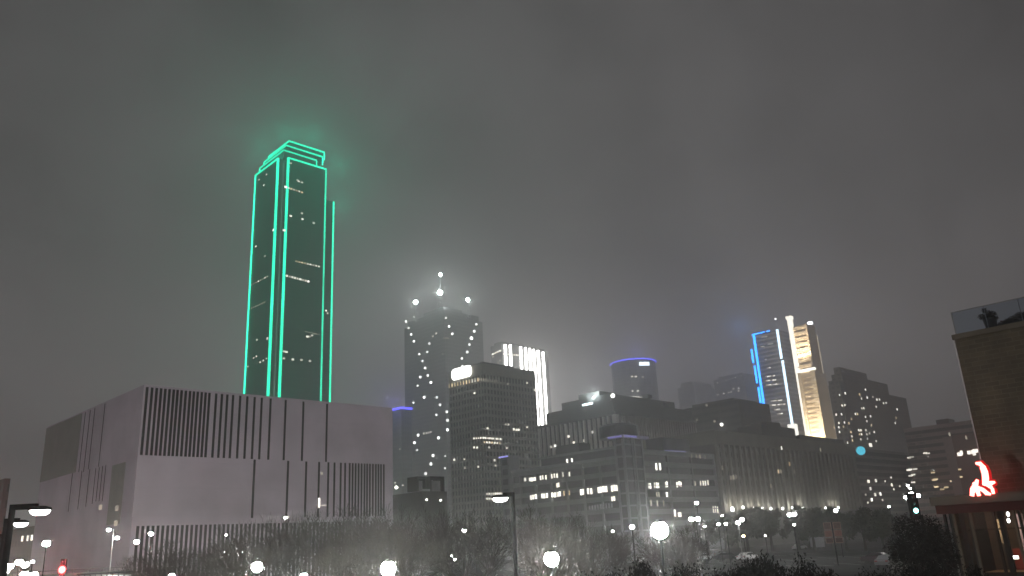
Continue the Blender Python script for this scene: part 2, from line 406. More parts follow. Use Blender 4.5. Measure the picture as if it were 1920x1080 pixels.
for px, py, s_ in ((836,596,1),(842,612,1),(848,626,1.2),(893,608,1.2),(889,621,1.3),(884,634,1.7),(880,646,1.2),(876,660,1.5),(866,672,1.2),(867,687,1.3),(838,772,1.3),(839,788,1.6),(839,806,1.4),(835,855,.8),(834,878,.9)):
    dot(xt, 'R', px, py, round(s_*.9, 2))
for px, py in ((795,813),(800,812),(804,811),(808,810),(818,625),(812,630)): xt.lit('L', px, py, 2.2, 1.6, win_white)
for px, py in ((824,634),(828,634),(832,634),(822,664)): xt.lit('R', px+8, py, 1.8, 1.2, win_dim)
spire = mat('spire steel', (.5, .5, .5), .5)
beacon = emis('beacon lamp', (.90, 1, .98), 270, True)
def mast(px, py, Yloc, bz, r_, big):
    P = atY(px, py, Yloc); q = xt.loc(P); lx, ly, lz = q
    m_ = MB()
    for a in range(4):
        dx, dy = ((-1,-1),(1,-1),(1,1),(-1,1))[a]; m_.tube([(lx+dx*big, ly+dy*big, bz), (lx+dx*big*.4, ly+dy*big*.4, lz)], .22, 4)
    k = bz
    while k < lz-2: m_.box(lx-big*.8, lx+big*.8, ly-big*.8, ly+big*.8, k, k+.25); k += 3
    s_ = xt.part('spire', m_, spire)
    MB().ball((lx, ly, lz+.2), r_, 10, 8).build('beacon', beacon, s_)
    return lx, ly, lz
mast(779, 567, 768, H-4, 1.7, 1.6); mast(877, 562, 768, H-4, 1.5, 1.6)
lx, ly, lz = mast(825, 549, 780, H+10, 2.2, 2.6); 
P = xt.loc(atY(826, 515, 780)); ms = MB().tube([(lx, ly, lz), (P.x, P.y, P.z)], [.8, .3], 6); sp = xt.part('antenna', ms, spire)
MB().ball(tuple(P), 1.3, 10, 8).build('beacon', emis('beacon lamp small', (.90, 1, .98), 160, True), sp)

#@@MIDDLE
# ------------------------------------------------------------------ small purple-lit tower between museum and cross-lit tower
pt = Bldg('purple_topped_tower', 'low grey tower with purple roof glow between the museum and the cross-lit tower', 'building', (752, 766), 600, 736, 772)
pg = facade('hazy grey facade', (.10, .10, .10), (.04, .04, .042), 3.8, 2.4, .5, .6)
pt.box('facade', pg, 0, pt.wr, 0, pt.wl, 0, pt.H)
purple = emis('purple roof light', (.10, .09, 1), 3.0, True)
o = MB(); pt.onface(o, 'L', 0, pt.wl, pt.H-.2, pt.H+1.3, .1, .7); pt.onface(o, 'R', 0, pt.wr, pt.H-.2, pt.H+1.3, .1, .7); pt.part('roof_light', o, purple)
lamp('POINT', 'added_roof_glow', (-3, 6, pt.H+5), (.3, .28, 1), 13000, 2.0, pt.root)  # fixtureless light added for the purple glow around the roof
for px, py in ((750,842),(741,905),(747,914),(755,910)): pt.lit('R' if px > 752 else 'L', px, py, 1.6, .9, win_white)

# gridded block with a lit rooftop sign
sb = Bldg('gridded_office_block', 'brown gridded office block with a lit white sign on its roof edge', 'building', (905, 681), 430, 841, 1003)
H, wr, wl = sb.H, sb.wr, sb.wl
sbw = mat('brown precast', (.19, .178, .145), .8, .2, .2)
sb.box('glass_core', dark_glass, .35, wr-.35, .35, wl-.35, 0, H-.5)
g = MB(); fl = 3.7; ntop = int((H-9)/fl)
zs = [H-9-i*fl for i in range(ntop)]
for f, wid in (('R', wr), ('L', wl)):
    nb = int(wid/2.3); bw = wid/nb
    for i in range(nb+1):
        u0 = max(0, i*bw-.42); u1 = min(wid, i*bw+.42)
        if f == 'L': u0 = max(u0, .36)
        sb.onface(g, f, u0, u1, 0, H-6, -.35, 0)
    for z in zs: sb.onface(g, f, .36, wid, z-1.35, z, -.35, -.06)
sb.part('facade_grid', g, sbw)
sb.box('parapet', sbw, 0, wr, 0, wl, H-6, H)
sb.box('roof_plant_room', black_roof, wr*.2, wr*.8, wl*.3, wl*.9, H, H+3.5)
sign = thing('rooftop_sign', 'blank glowing white rounded sign on the roof edge of the gridded block', 'sign', (sb.C.x, sb.C.y, 0), sb.phi)
u0, z0 = sb.face('L', 848, 709, .9); u1, z1 = sb.face('L', 883, 691, .9); zc_ = sb.face('L', 865, 699, .9)[1]
o = MB(); r_ = 2.0; c_ = []
for cx, cz, a0 in ((u1+r_, zc_+3.1-r_, 90), (u0-r_, zc_+3.1-r_, 0), (u0-r_, zc_-3.1+r_, -90), (u1+r_, zc_-3.1+r_, -180)):
    for j in range(5):
        t = math.radians(a0+90-j*22.5 if False else a0+90*(1-j/4)); c_.append((cx+r_*math.cos(t), cz+r_*math.sin(t)))
n0 = len(c_); o.v = [(-1.3, a, b_) for a, b_ in c_]+[(-.7, a, b_) for a, b_ in c_]
o.f = [tuple(range(n0)), tuple(range(2*n0-1, n0-1, -1))]+[(i, (i+1) % n0, n0+(i+1) % n0, n0+i) for i in range(n0)]
o.build('lit_panel', emis('white sign', (1, 1, .96), 6, True), sign)
o = MB()
for uu in (u0-1, (u0+u1)/2, u1+1): o.box(-.7, .2, uu-.12, uu+.12, zc_-3, zc_-2.6); o.box(-.7, .2, uu-.12, uu+.12, zc_+.5, zc_+.9)
o.build('bracket', dark_metal, sign)
for i in range(11): sb.lit('L', 842.5+i*5.4, 723.5-i*1.15, .7, 2.0, win_warm if i not in (8, 9) else win_white)
for i in range(9): sb.lit('R', 898+i*4.2, 711+i*.5, .6, 1.5, win_dim)
for i in range(10): sb.lit('R', 888+18+i*3.6, 821+i*.25, 1.0, .9, win_white)
for i in range(4): sb.lit('L', 889+i*4.2, 822-i*.3, 1.0, .9, win_white)
for i in range(7): sb.lit('R', 908+i*4.8, 829+i*.3, 1.0, .9, win_white if i % 3 else win_warm)
for f, px, py in (('L',890,737),('L',889,839),('L',895,839),('R',917,839),('R',950,840),('R',914,803),('L',872,877),('L',897,875),('R',929,873),('R',927,863),('L',852,862),('L',871,861),('R',952,720),('R',988,718),('R',948,796),('R',953,796),('R',963,805),('R',968,806),('R',972,806),('R',988,801),('R',1002,731)): sb.lit(f, px, py, 1.2, 1.0, win_white)
for i in range(9): sb.lit('R', 913+i*4, 926-i*.1, 1.0, .9, win_white); sb.lit('R', 913+i*4, 935, 1.0, .9, win_white)

# white barred tower
bt = Bldg('white_barred_tower', 'dark tower with eight vertical white light bars down its face', 'skyscraper', (940, 644), 620, 920, 1027)
bt.box('facade', facade('bar tower glass', (.045, .045, .046), (.02, .02, .022), 3.9, 2.2, .6, .8, 0, .15, .4, .3), 0, bt.wr, 0, bt.wl, 0, bt.H)
whitebar = emis('white light bar', (1, .98, .95), 11, True)
for px, py in ((947.5,646),(957,646.5),(976.5,650),(985.5,651.5),(993.5,653),(1001,655),(1009,657),(1018.5,660)):
    u, z = bt.face('R', px, py, 1.2)
    o = MB(); o.box(u-.72, u+.72, -1.6, -.3, 8, min(z, bt.H+1)); bt.part('light_bar', o, whitebar)
for i in range(12): bt.lit('R', 945+i*4.8, 664+i*.4, 2.2, 1.2, win_white)
for i in range(5): bt.lit('L', 924+i*3.5, 664-i*1.6, 2.0, 1.2, win_white)
for f, px, py in (('L',925,669),('L',934,680),('L',938,676)): bt.lit(f, px, py, 1.8, 1.2, win_dim)
bt.box('setback_storey', black_roof, 2, bt.wr-2, 2, bt.wl-2, bt.H, bt.H+2.2)

# fin-fronted building with a dark mass behind
fb = Bldg('finned_office_building', 'broad building with tall pale vertical fins and a dark hipped upper mass', 'building', (1155, 772), 330, 1008, 1303)
H, wr, wl = fb.H, fb.wr, fb.wl
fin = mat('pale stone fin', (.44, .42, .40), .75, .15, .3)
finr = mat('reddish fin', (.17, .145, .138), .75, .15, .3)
fb.box('glass_wall', facade('finned glass', (.04, .04, .036), (.018, .018, .017), 3.7, 2.0, .6, .7), .3, wr, .3, wl, 0, H-.6)
o = MB()
nb = 17
for i in range(nb):
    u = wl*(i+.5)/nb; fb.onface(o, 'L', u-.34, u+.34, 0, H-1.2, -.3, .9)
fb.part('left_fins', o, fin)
o = MB()
nb = 32
for i in range(nb):
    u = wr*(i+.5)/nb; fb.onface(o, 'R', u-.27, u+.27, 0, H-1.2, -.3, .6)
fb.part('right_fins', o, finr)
fb.box('corner_pier', fin, -.9, 1.1, -.6, 1.3, 0, H-1.1)
fb.box('cornice', mat('fin cornice', (.09, .088, .08), .8), -1.0, wr+.4, -.7, wl+.4, H-1.0, H)
# dark upper mass set back behind the cornice, hipped
uz = H+8.5
xx0, xx1, yy0, yy1 = 5, wr+6, 5, wl-1
o = MB(); o.box(xx0, xx1, yy0, yy1, H, H+6)
up_m = mat('dark bronze cladding', (.095, .09, .08), .7, .15, .2)
fb.part('upper_mass', o, up_m)
o = MB(); o.prism([(xx0+2, yy0+3), (xx1-9, yy0+3), (xx1-9, yy1-8), (xx0+2, yy1-8)], H+6, H+9.5); fb.part('roof_storey', o, up_m)
o = MB(); o.box(xx0+6, xx0+16, yy0+12, yy0+24, H+9.5, H+12.5); fb.part('plant_room', o, up_m)
fb.box('vent_box', up_m, wr*.55, wr*.55+3, 6, 9, H+9.5, H+11); fb.box('vent_box', up_m, wr*.8, wr*.8+2.5, 6, 9, H+6, H+8.5)
P = fb.loc(atY(1110, 748, 352))
ct = MB().lathe([(2.2, 0), (1.8, 1.2), (1.6, 2.2), (1.9, 3.0)], 14, (P.x, P.y, H+6)); fb.part('cooling_tower', ct, mat('cooling tower', (.5, .52, .53), .6))
o = MB().box(P.x-3.2, P.x+3.2, P.y-3.4, P.y-3.1, H+6.1, H+7.0); o.box(P.x-3.4, P.x-3.1, P.y-3, P.y+3, H+6.1, H+7.3)
fb.part('roof_floodlight', o, emis('cold floodlight', (.8, .95, 1), 3.5, True))
lamp('POINT', 'added_roof_glow', (P.x-3.5, P.y-3.5, H+10), (.8, .95, 1), 9000, .4, fb.root)  # fixtureless light added to hint at lit steam over the roof
dot(fb, 'R', 1149, 742, .9, emis('roof bulb', (1, .98, .92), 4), -6, 'roof_light')
for f, px, py, w_, m_ in (('L',1041,836,1.6,win_hot),('L',1034,838,.8,win_white),('L',1067,818,1.2,win_white),('L',1078,830,1.6,win_white),('L',1089,828,1.0,win_white),('L',1096,826,.8,win_white),('L',1106,811,.7,win_warm),('L',1113,810,1.4,win_hot),('L',1125,809,.8,win_white),('L',1131,807,.8,win_white),('L',1136,820,1.0,win_white),('L',1119,851,1.0,win_white),('L',1126,850,.9,win_white),('L',1152,803,.8,win_white),('R',1157,818,.8,win_white)):
    fb.lit(f, px, py, w_, 1.0, m_, .3)
for i in range(8): fb.lit('R', 1164+i*3.4, 804+i*.5, .7, 1.2, win_dim)
for i in range(13): fb.lit('R', 1190+i*4, 807+i*.9, .5, 1.2, emis('very dim window', (1, .9, .75), .13))

#@@OFFICE
# ------------------------------------------------------------------ banded office building with entrance tower
ofm = mat('office grey panel', (.17, .165, .175), .7, .12, .25)
ofd = mat('office dark glass', (.022, .022, .025), .3, .2, .5, spec=.5)
ofl = mat('office pale edge', (.21, .20, .225), .6, .1, .4)
ob = Bldg('banded_office_building', 'long low office building with pale floor bands and a tall purple-lit corner entrance', 'building', (1170, 858), 255, 948, 1340)
H, wr, wl = ob.H, ob.wr, ob.wl
fl = 3.7
# left wing
ob.box('left_wing_glass', ofd, .5, 12, 3, wl, 0, H-.3)
o = MB(); e_ = MB()
z = H; nfl = int(H/fl)
for i in range(nfl+1):
    zz = H-i*fl
    if zz < 1: break
    o.box(0, .5, 3, wl, zz-1.45, zz-.25); o.box(-.25, .5, 2.9, wl+.1, zz-.25, zz)
ob.part('left_wing_bands', o, ofm)
o = MB(); nb = 7
for i in range(1, nb): u = 3+(wl-3)*i/nb; o.box(-.15, .52, u-.3, u+.3, 0, H-.26)
ob.part('left_wing_piers', o, ofm)
ob.box('left_roof_cornice', ofl, -.7, 12.5, 2.8, wl+.4, H+.02, H+.8)
ob.box('left_top_storey', ofd, 3, 12, 4, wl*.72, H+.8, H+3.6)
ob.box('left_top_roof', ofm, 2.5, 12.5, 3.4, wl*.74, H+3.6, H+4.3)
ob.box('left_plant_room', ofd, 5, 11, wl*.42, wl*.62, H+4.3, H+7.5)
# right wing, one storey taller
HRt = H+3.0
ob.box('right_wing_glass', ofd, 9, wr, .5, 12, 0, HRt-.3)
o = MB()
for i in range(nfl+2):
    zz = HRt-i*fl
    if zz < 1: break
    o.box(9, wr, 0, .5, zz-1.6, zz-.25); o.box(8.9, wr+.1, -.22, .5, zz-.25, zz)
ob.part('right_wing_bands', o, ofm)
o = MB()
for t in (.0, .33, .66, 1.0): u = 9.3+(wr-9.7)*t; o.box(u-.35, u+.35, -.12, .52, 0, HRt-.26)
ob.part('right_wing_piers', o, ofm)
ob.box('right_end_return', ofm, wr-.02, wr+.3, .02, 12, 0, HRt-.27)
ob.box('right_plant_room', ofd, wr*.50, wr*.80, 3, 10, HRt, HRt+5)
ob.box('right_plant_light', emis('violet plant light', (.45, .42, .85), .5), wr*.50, wr*.74, 2.4, 2.7, HRt+.1, HRt+.7)
# entrance tower at the corner
ET = H+6.5
ob.box('entrance_core', ofd, -.6, 9, -.6, 3, 0, ET-.5)
o = MB()
for (x, y) in ((-1.0, -1.0), (-1.0, 2.1), (3.2, -1.0), (4.3, -1.0), (8.3, -1.0)): o.box(x, x+.7, y, y+.7, 0, ET-.5)
for i in range(nfl+2):
    zz = ET-2.2-i*fl
    if zz < 2: break
    o.box(-.85, 8.9, -.85, -.6, zz-.5, zz)
    o.box(-.85, -.6, -.6, 2.5, zz-.5, zz)
ob.part('entrance_frame', o, ofl)
ob.box('entrance_cornice', mat('violet tinted cornice', (.36, .34, .48), .6), -1.8, 11.5, -1.8, 4.5, ET-.5, ET+.4)
o = MB().lathe([(6.3, 0), (6.3, 3.6), (5.2, 4.4)], 24, (6, 6, ET+.4)); ob.part('roof_drum', o, ofd)
o = MB(); o.box(-2.0, -1.85, -1.2, 4.2, ET-.3, ET+.1); o.box(-1.2, 5, -2.0, -1.85, ET-.3, ET+.1); ob.part('cornice_light', o, emis('violet cornice light', (.40, .36, .95), .55, True))
# small stair tower at the left end
u_, zz = ob.face('L', 957, 857)
ob.box('stair_tower', ofm, -1.5, 3.5, wl-3.4, wl+.6, 0, zz)
ob.box('stair_cap', ofl, -2.0, 4, wl-3.9, wl+1.1, zz, zz+.5)
ob.box('stair_cap_light', emis('violet cap light', (.36, .33, .95), 1.0, True), -2.15, -2.02, wl-3.8, wl+1.0, zz-.1, zz+.4)
for i in range(7): ob.box('stair_window', ofd, -1.62, -1.5, wl-2.7, wl-.2, zz-2.8-i*3.4, zz-.8-i*3.4)
def row(f, items, w_=.55, h_=1.6, m_=win_hot, off=.12):
    for px, py in items: ob.lit(f, px, py, w_, h_, m_, off)
row('L', ((985,899),(994,899),(998,899),(1003,898)), .9, 1.2)
row('L', ((1014,896),(1018,895),(1024,895),(1035,893),(1040,892),(1045,892),(1056,890),(1068,889)), .5, 1.4, win_white)
row('L', ((1045,910),(1048,909)), .5, 1.4, win_white)
row('L', ((996,933),(1000,932),(1005,931),(1017,930),(1021,930),(1026,929),(1036,928),(1041,928),(1046,927),(1050,926)), .75, 1.5)
row('L', ((1058,925),(1068,924)), .4, 1.5, win_warm)
row('L', ((1090,923),(1094,922),(1103,921),(1109,921),(1123,919),(1127,918),(1132,917),(1137,917),(1148,916),(1153,915),(1158,915)), .7, 1.8)
row('L', ((1053,864),(1062,863)), .5, 1.4, win_hot, -2.8)
row('L', ((1148,935),(1152,934)), .5, 1.5, win_white)
row('L', tuple((1106+i*5.2, 953-i*.7) for i in range(9)), .4, 1.5, emis('faint office window', (.9, .88, .95), .14))
row('R', ((1230,875),(1237,875)), .8, 2.2)
row('R', ((1216,911),(1219,911),(1227,910),(1231,910),(1234,910),(1248,909),(1250,908)), .5, 1.7)
row('R', ((1269,909),(1273,907),(1276,908)), .55, 1.6)
row('R', ((1303,907),(1313,906),(1318,906),(1322,906),(1327,905)), .45, 1.6, win_white)
row('R', ((1231,927),(1235,927)), .35, 1.5, win_dim); row('R', ((1250,928),), .6, 1.7)
row('R', ((1296,855),(1305,855),(1312,856),(1322,857)), .4, 1.3, win_dim)
row('R', ((1220,943),(1232,944),(1244,944)), .5, 1.8, win_dim)
row('R', ((1265,962),), .7, 2.2); row('R', ((1274,965),), 1.6, 1.4)
row('R', ((1337,955),(1341,955),(1345,956)), .4, 2.2, win_white)
row('R', ((1203,955),), .7, 2.0, win_hot)

#@@FAR
# ------------------------------------------------------------------ round tower with a blue crown ring
rc = atY(1192, 672, 900)
ct = thing('round_blue_crowned_tower', 'round-cornered grey tower with a thin blue light ring around its top', 'skyscraper', (rc.x, rc.y+25, 0))
R_ = 25.8; Hc = rc.z
cg = facade('round tower glass', (.12, .115, .12), (.06, .06, .062), 3.9, 2.2, .5, .75)
k8 = [(R_*math.cos(2*math.pi*i/20), R_*math.sin(2*math.pi*i/20)) for i in range(20)]
MB().prism(k8, 0, Hc-1.5).build('round_shaft', cg, ct)
MB().prism([(x*.9, y*.9) for x, y in k8], Hc-1.5, Hc+1).build('crown', black_roof, ct)
ring = [(R_*1.02*math.cos(t), R_*1.02*math.sin(t), Hc-.6) for t in [math.radians(170+i*8) for i in range(24)]]
MB().tube(ring, .65, 5).build('light_ring', emis('blue ring light', (.09, .10, 1), 3.2, True), ct)
P = atY(1208, 682, 897)
MB().box(-6, 6, -.3, .3, -1.9, 1.9).build('lit_sign', emis('pale blue sign', (.75, .9, 1), 4, True), ct, (P.x-rc.x, P.y-rc.y-25, P.z), math.radians(12))
lamp('POINT', 'added_roof_glow', (3, -8, Hc+11), (.35, .35, 1), 20000, 7.0, ct)  # fixtureless light added above the roof for a blue glow in the mist
def cyl_lit(px, py, w_, h_, m_):
    d = ray(px, py); a = d.x**2+d.y**2; ox, oy = -rc.x, -(rc.y+25); b_ = 2*(d.x*ox+d.y*oy); c_ = ox*ox+oy*oy-(R_+.25)**2
    q = b_*b_-4*a*c_
    if q < 0: return
    t = (-b_-math.sqrt(q))/(2*a); p = EYE+d*t
    me = shared(('pane', w_, h_, m_.name), lambda: MB().box(-w_/2, w_/2, -.08, .08, -h_/2, h_/2).mesh('pane'))
    th = math.atan2(p.y-(rc.y+25), p.x-rc.x)
    link('lit_window', me, m_, ct, (p.x-rc.x, p.y-(rc.y+25), p.z), th+math.pi/2)
for i in range(11): cyl_lit(1172+i*4, 746-3*math.sin(i/10*math.pi)+i*.2, 3.2, 1.3, win_white if i not in (8,) else win_dim)
for i in range(6): cyl_lit(1212+i*4, 750+i*.9, 3.0, 1.2, win_white)
for px, py in ((1185,706),(1192,706),(1205,707),(1196,733),(1191,749),(1196,749),(1230,732),(1186,733)): cyl_lit(px, py, 2.4, 1.5, win_white if px < 1200 else win_dim)

# faint towers in the mist
ft = Bldg('misty_tower', 'faint grey tower fading into the mist right of the round blue-ringed tower', 'skyscraper', (1300, 722), 1500, 1270, 1342)
hz = facade('painted mist facade', (.24, .235, .235), (.15, .15, .15), 3.8, 2.4, .5, .6)  # thicker mist over the far towers is put into this paler facade colour
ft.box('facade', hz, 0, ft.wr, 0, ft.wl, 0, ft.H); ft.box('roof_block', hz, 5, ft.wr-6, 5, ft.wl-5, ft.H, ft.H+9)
for px, py in ((1292,729),(1299,730),(1308,745),(1274,757),(1302,758)): ft.lit('L' if px < 1300 else 'R', px, py, 2.2, 1.6, win_dim)
ft2 = Bldg('misty_tower', 'faint misty tower with rows of lit offices directly left of the blue-edged tower', 'skyscraper', (1395, 702), 1350, 1338, 1436)
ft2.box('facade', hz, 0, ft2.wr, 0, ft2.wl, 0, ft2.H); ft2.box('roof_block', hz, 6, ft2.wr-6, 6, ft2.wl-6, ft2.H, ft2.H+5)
for i in range(9): ft2.lit('L', 1345+i*5.6, 718-i*1.7, 2.6, 1.5, win_dim if i % 3 else win_white)
for px, py in ((1346,740),(1357,738),(1366,736),(1371,735),(1375,729),(1385,728),(1385,733)): ft2.lit('L', px, py, 3.2, 2.2, win_white)
ft2.lit('R', 1407, 729, 2.5, 2, win_dim)
mb_ = Bldg('dark_slab_block', 'dark olive slab block behind the columned building with faint horizontal floors', 'building', (1384, 749), 420, 1282, 1442)
db = facade('dark slab facade', (.12, .115, .098), (.075, .072, .062), 3.7, 5.5, .45, .9)
mb_.box('facade', db, 0, mb_.wr, 0, mb_.wl, 0, mb_.H); mb_.box('roof_storey', db, 4, mb_.wr-4, 5, mb_.wl-3, mb_.H, mb_.H+2)
dot(mb_, 'L', 1353, 796, .9, emis('lone bright window', (1, .97, .9), 3)); dot(mb_, 'R', 1391, 837, .8, emis('lone bright window', (1, .97, .9), 3))
for px, py in ((1307,787),(1340,790),(1325,760)): mb_.lit('L', px, py, 1.2, 1.0, win_dim)

# blue-edged tower
be = Bldg('blue_edged_tower', 'banded tower edged with bright blue and white light lines', 'skyscraper', (1458, 617), 750, 1411, 1482)
H, wr, wl = be.H, be.wr, be.wl
be.box('glass_shaft', mat('blue tower glass', (.04, .042, .05), .3, .2, .2), .4, wr, .4, wl, 0, H-.4)
o = MB(); i = 0
while H-2-i*4.1 > 3:
    z = H-2-i*4.1; be.onface(o, 'L', .4, wl, z-1.6, z, -.4, .35); be.onface(o, 'R', .0, wr, z-1.6, z, -.4, .0); i += 1
be.part('floor_bands', o, mat('blue tower band', (.20, .19, .20), .6))
blue = emis('blue light line', (.02, .27, 1.0), 6.0, True); bluew = emis('white blue light line', (.6, .82, 1.0), 3.6, True)
def vline(f, px0, py0, px1, py1, r_, m_, off=1.0):
    u, z1 = be.face(f, px0, py0, off); z0 = be.face(f, px1, py1, off)[1]
    o = MB(); p = (lambda z: (u, -off, z)) if f == 'R' else (lambda z: (-off, u, z))
    o.tube([p(z0), p(z1)], r_, 6); be.part('light_line', o, m_)
vline('L', 1413, 627, 1437, 770, 1.15, blue); vline('L', 1409, 655, 1414, 680, 1.05, blue, 1.6); vline('L', 1415, 686, 1420, 718, 1.05, blue, 1.6); vline('L', 1422, 726, 1431, 770, 1.05, blue, 1.6)
vline('L', 1457, 618, 1466, 672, 1.3, bluew); vline('L', 1467, 676, 1486, 795, 1.3, bluew)
for a_, b_ in ((.3, .42), (.5, .66), (.7, 1.0)): o = MB().tube([(-1, wl*a_, H), (-1, wl*b_, H)], .6, 6); be.part('light_line', o, blue)
P = be.loc(atY(1454, 598, 770)); o = MB().tube([(P.x, P.y, H), (P.x, P.y, P.z)], .25, 5); an = be.part('antenna', o, spire); MB().ball(tuple(P), 1.0, 8, 6).build('beacon', emis('mast bulb', (1, .95, .95), 3), an)
rb = random.Random(5)
for row_, (x0, y0, n_l) in enumerate(((1430,632,3),(1441,645,3),(1444,645,2),(1436,674,1),(1437,706,5),(1436,714,6),(1438,722,7),(1447,752,6),(1446,760,8),(1454,768,3),(1459,776,3),(1440,690,2),(1428,650,2))):
    for i in range(n_l): be.lit('L', x0+i*3.6, y0-i*.35, 2.0, 1.1, win_white if (row_ > 3 and i % 3) else win_dim, .45)
lamp('POINT', 'added_edge_glow', (-8, wl+9, H+10), (.1, .35, 1), 18000, 8.0, be.root)  # fixtureless light added off the tower for a blue halo
bl = MB().box(-3, 5, -3, 5, 0, be.face('L', 1487, 800)[1]); be.part('lit_base', bl, emis('white lit base', (1, .95, .85), 1.1)) if False else None
P = be.loc(atY(1487, 806, 742)); o = MB().box(P.x-3.2, P.x+3.2, P.y-3.2, P.y+3.2, P.z-6.5, P.z+5); be.part('lit_lantern', o, emis('lantern glass', (1, .96, .86), 2.2, True))
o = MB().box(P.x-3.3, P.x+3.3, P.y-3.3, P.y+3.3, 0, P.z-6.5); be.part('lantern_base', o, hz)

# golden floodlit tower
go = Bldg('golden_floodlit_tower', 'slender stone tower floodlit gold with a bright white edge fin', 'skyscraper', (1512, 607), 705, 1484, 1529)
H, wr, wl = go.H, go.wr, go.wl
gold = mat('warm limestone', (.58, .49, .36), .8, .15, .12)
goldd = mat('warm limestone recess', (.46, .37, .26), .8, .15, .12)
go.box('shaft', goldd, .3, wr, .3, wl, 0, H)
o = MB(); z = H-1; i = 0
while z > H-75:
    go.onface(o, 'L', 1.5, wl, z-2.6, z, -.3, .5); z -= 5.0
go.part('stone_bands', o, gold)
o = MB(); go.onface(o, 'L', -.2, 1.5, 0, H, -.3, .7); go.part('edge_pilaster', o, gold)
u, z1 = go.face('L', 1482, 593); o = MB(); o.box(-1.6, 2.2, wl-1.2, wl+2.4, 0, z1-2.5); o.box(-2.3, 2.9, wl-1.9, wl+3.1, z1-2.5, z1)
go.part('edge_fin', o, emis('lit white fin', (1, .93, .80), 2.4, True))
P = go.loc(atY(1519, 606, 722)); 
o = MB().lathe([(1.6, 0), (1.6, 6), (2.1, 7), (2.1, 9.5), (.4, 11)], 12, (P.x, P.y, P.z-8)); o.tube([(P.x, P.y, H-1), (P.x, P.y, P.z-8)], 1.4, 8)
pn = go.part('pinnacle', o, gold); MB().ball((P.x, P.y, P.z), 2.5, 10, 6).build('beacon', emis('pinnacle lamp', (.95, .97, 1), 5, True), pn)
P2 = go.loc(atY(1519, 622, 715)); o = MB().lathe([(.1, -4.4), (2.0, -2.5), (2.6, 0), (2.0, 2.5), (.1, 4.4)], 14, tuple(P2)); go.part('blue_lantern', o, emis('blue lantern', (.12, .5, 1), 1.6, True))
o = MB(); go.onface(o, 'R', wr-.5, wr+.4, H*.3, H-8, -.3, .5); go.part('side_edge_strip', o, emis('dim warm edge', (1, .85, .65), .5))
# lower floodlit block in front
g2 = Bldg('golden_lower_block', 'broad gold floodlit stepped block in front of the slender gold tower', 'building', (1527, 696), 680, 1498, 1548)
H2, w2r, w2l = g2.H, g2.wr, g2.wl
g2.box('shaft', gold, 0, w2r, 0, w2l, 0, H2)
o = MB()
for i in range(int(H2/4)): g2.onface(o, 'L', 3.5, w2l-.5, 4*i+.5, 4*i+2.0, 0, .25)
g2.part('window_bands', o, goldd)
o = MB(); g2.onface(o, 'L', -.8, 3.5, 0, H2+1, 0, 1.4); g2.onface(o, 'L', w2l-2.2, w2l+.6, 0, H2+1, 0, 1.4); g2.part('pilaster', o, gold)
g2.box('right_buttress', gold, w2r, w2r+3.0, 2, 9, 0, H2*.66); g2.box('right_wing', goldd, w2r+.02, w2r+7, 9.02, 16, 0, H2*.5)
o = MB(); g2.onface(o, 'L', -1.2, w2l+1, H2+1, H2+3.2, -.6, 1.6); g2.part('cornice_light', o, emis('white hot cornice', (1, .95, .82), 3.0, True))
def flood(B_, u, d, z, tz, col, power, ang=70, name='floodlight'):
    p = Vector((-d, u, z)); tgt = Vector((0, u, tz))
    o = MB().lathe([(.5, 0), (.7, .8)], 10); h = o.build('floodlight_housing', dark_metal, B_.root, tuple(p-Vector((0, 0, 1.0))))
    s = lamp('SPOT', name, tuple(p), col, power, .5, B_.root, spot_size=math.radians(ang), spot_blend=.6)
    s.rotation_euler = (tgt-p).to_track_quat('-Z', 'Y').to_euler()
warm = (1, .84, .62)
flood(g2, w2l*.4, 22, 20, 50, warm, 600000, 90); flood(g2, w2l*.5, 16, 60, H2, warm, 420000, 80)
flood(g2, 2, 9, 30, H2-10, (1, .9, .72), 900000, 60)
flood(go, wl*.5, 16, H-78, H-40, warm, 420000, 80); flood(go, wl*.5, 14, H-40, H-5, warm, 250000, 80)
s = lamp('SPOT', 'floodlight', (w2r+5, -14, 25), warm, 150000, .5, g2.root, spot_size=1.4, spot_blend=.6)
s.rotation_euler = (Vector((w2r, 4, 60))-Vector((w2r+5, -14, 25))).to_track_quat('-Z', 'Y').to_euler()

#@@RIGHT
# ------------------------------------------------------------------ apartment tower, stepped
ap = Bldg('apartment_tower', 'stepped brown apartment tower dotted with lit windows, right of the gold tower', 'building', (1578, 738), 540, 1556, 1702)
H, wr, wl = ap.H, ap.wr, ap.wl
apw = facade('apartment facade', (.21, .185, .16), (.10, .09, .08), 3.2, 3.6, .45, .5)
za = lambda px, py: ap.face('R', px, py)
ap.box('lower_block', apw, 0, wr, 0, wl, 0, za(1690, 745)[1])
u0, z0 = za(1582, 718); u1 = za(1632, 712)[0]; u2 = za(1668, 737)[0]
zl = za(1690, 745)[1]
ap.box('tall_block', apw, u0, u2, .5, wl-.5, zl, max(z0, zl+8)); ap.box('top_block', apw, u0+2, u1, 2, wl-2, max(z0, zl+8), max(z0, zl+8)+5)
ap.box('left_block', apw, .02, u0-.02, .6, wl-.6, zl, zl+3)
apts = ((135,203),(178,190),(155,282),(175,278),(285,198),(330,163),(343,222),(415,237),(435,237),(465,265),(485,262),(410,290),(303,303),(317,302),(110,350),(150,347),(255,345),(330,367),(368,362),(225,383),(130,413),(172,408),(95,447),(130,445),(165,440),(135,480),(220,480),(280,467),(295,467),(333,467),(395,480),(285,497),(300,497),(227,512),(232,543),(295,535),(345,530),(567,310),(560,375),(553,415),(195,560),(160,575),(385,218),(300,230),(270,345),(205,415),(340,400),(375,430),(340,497),(360,490),(410,548))
ra = random.Random(3)
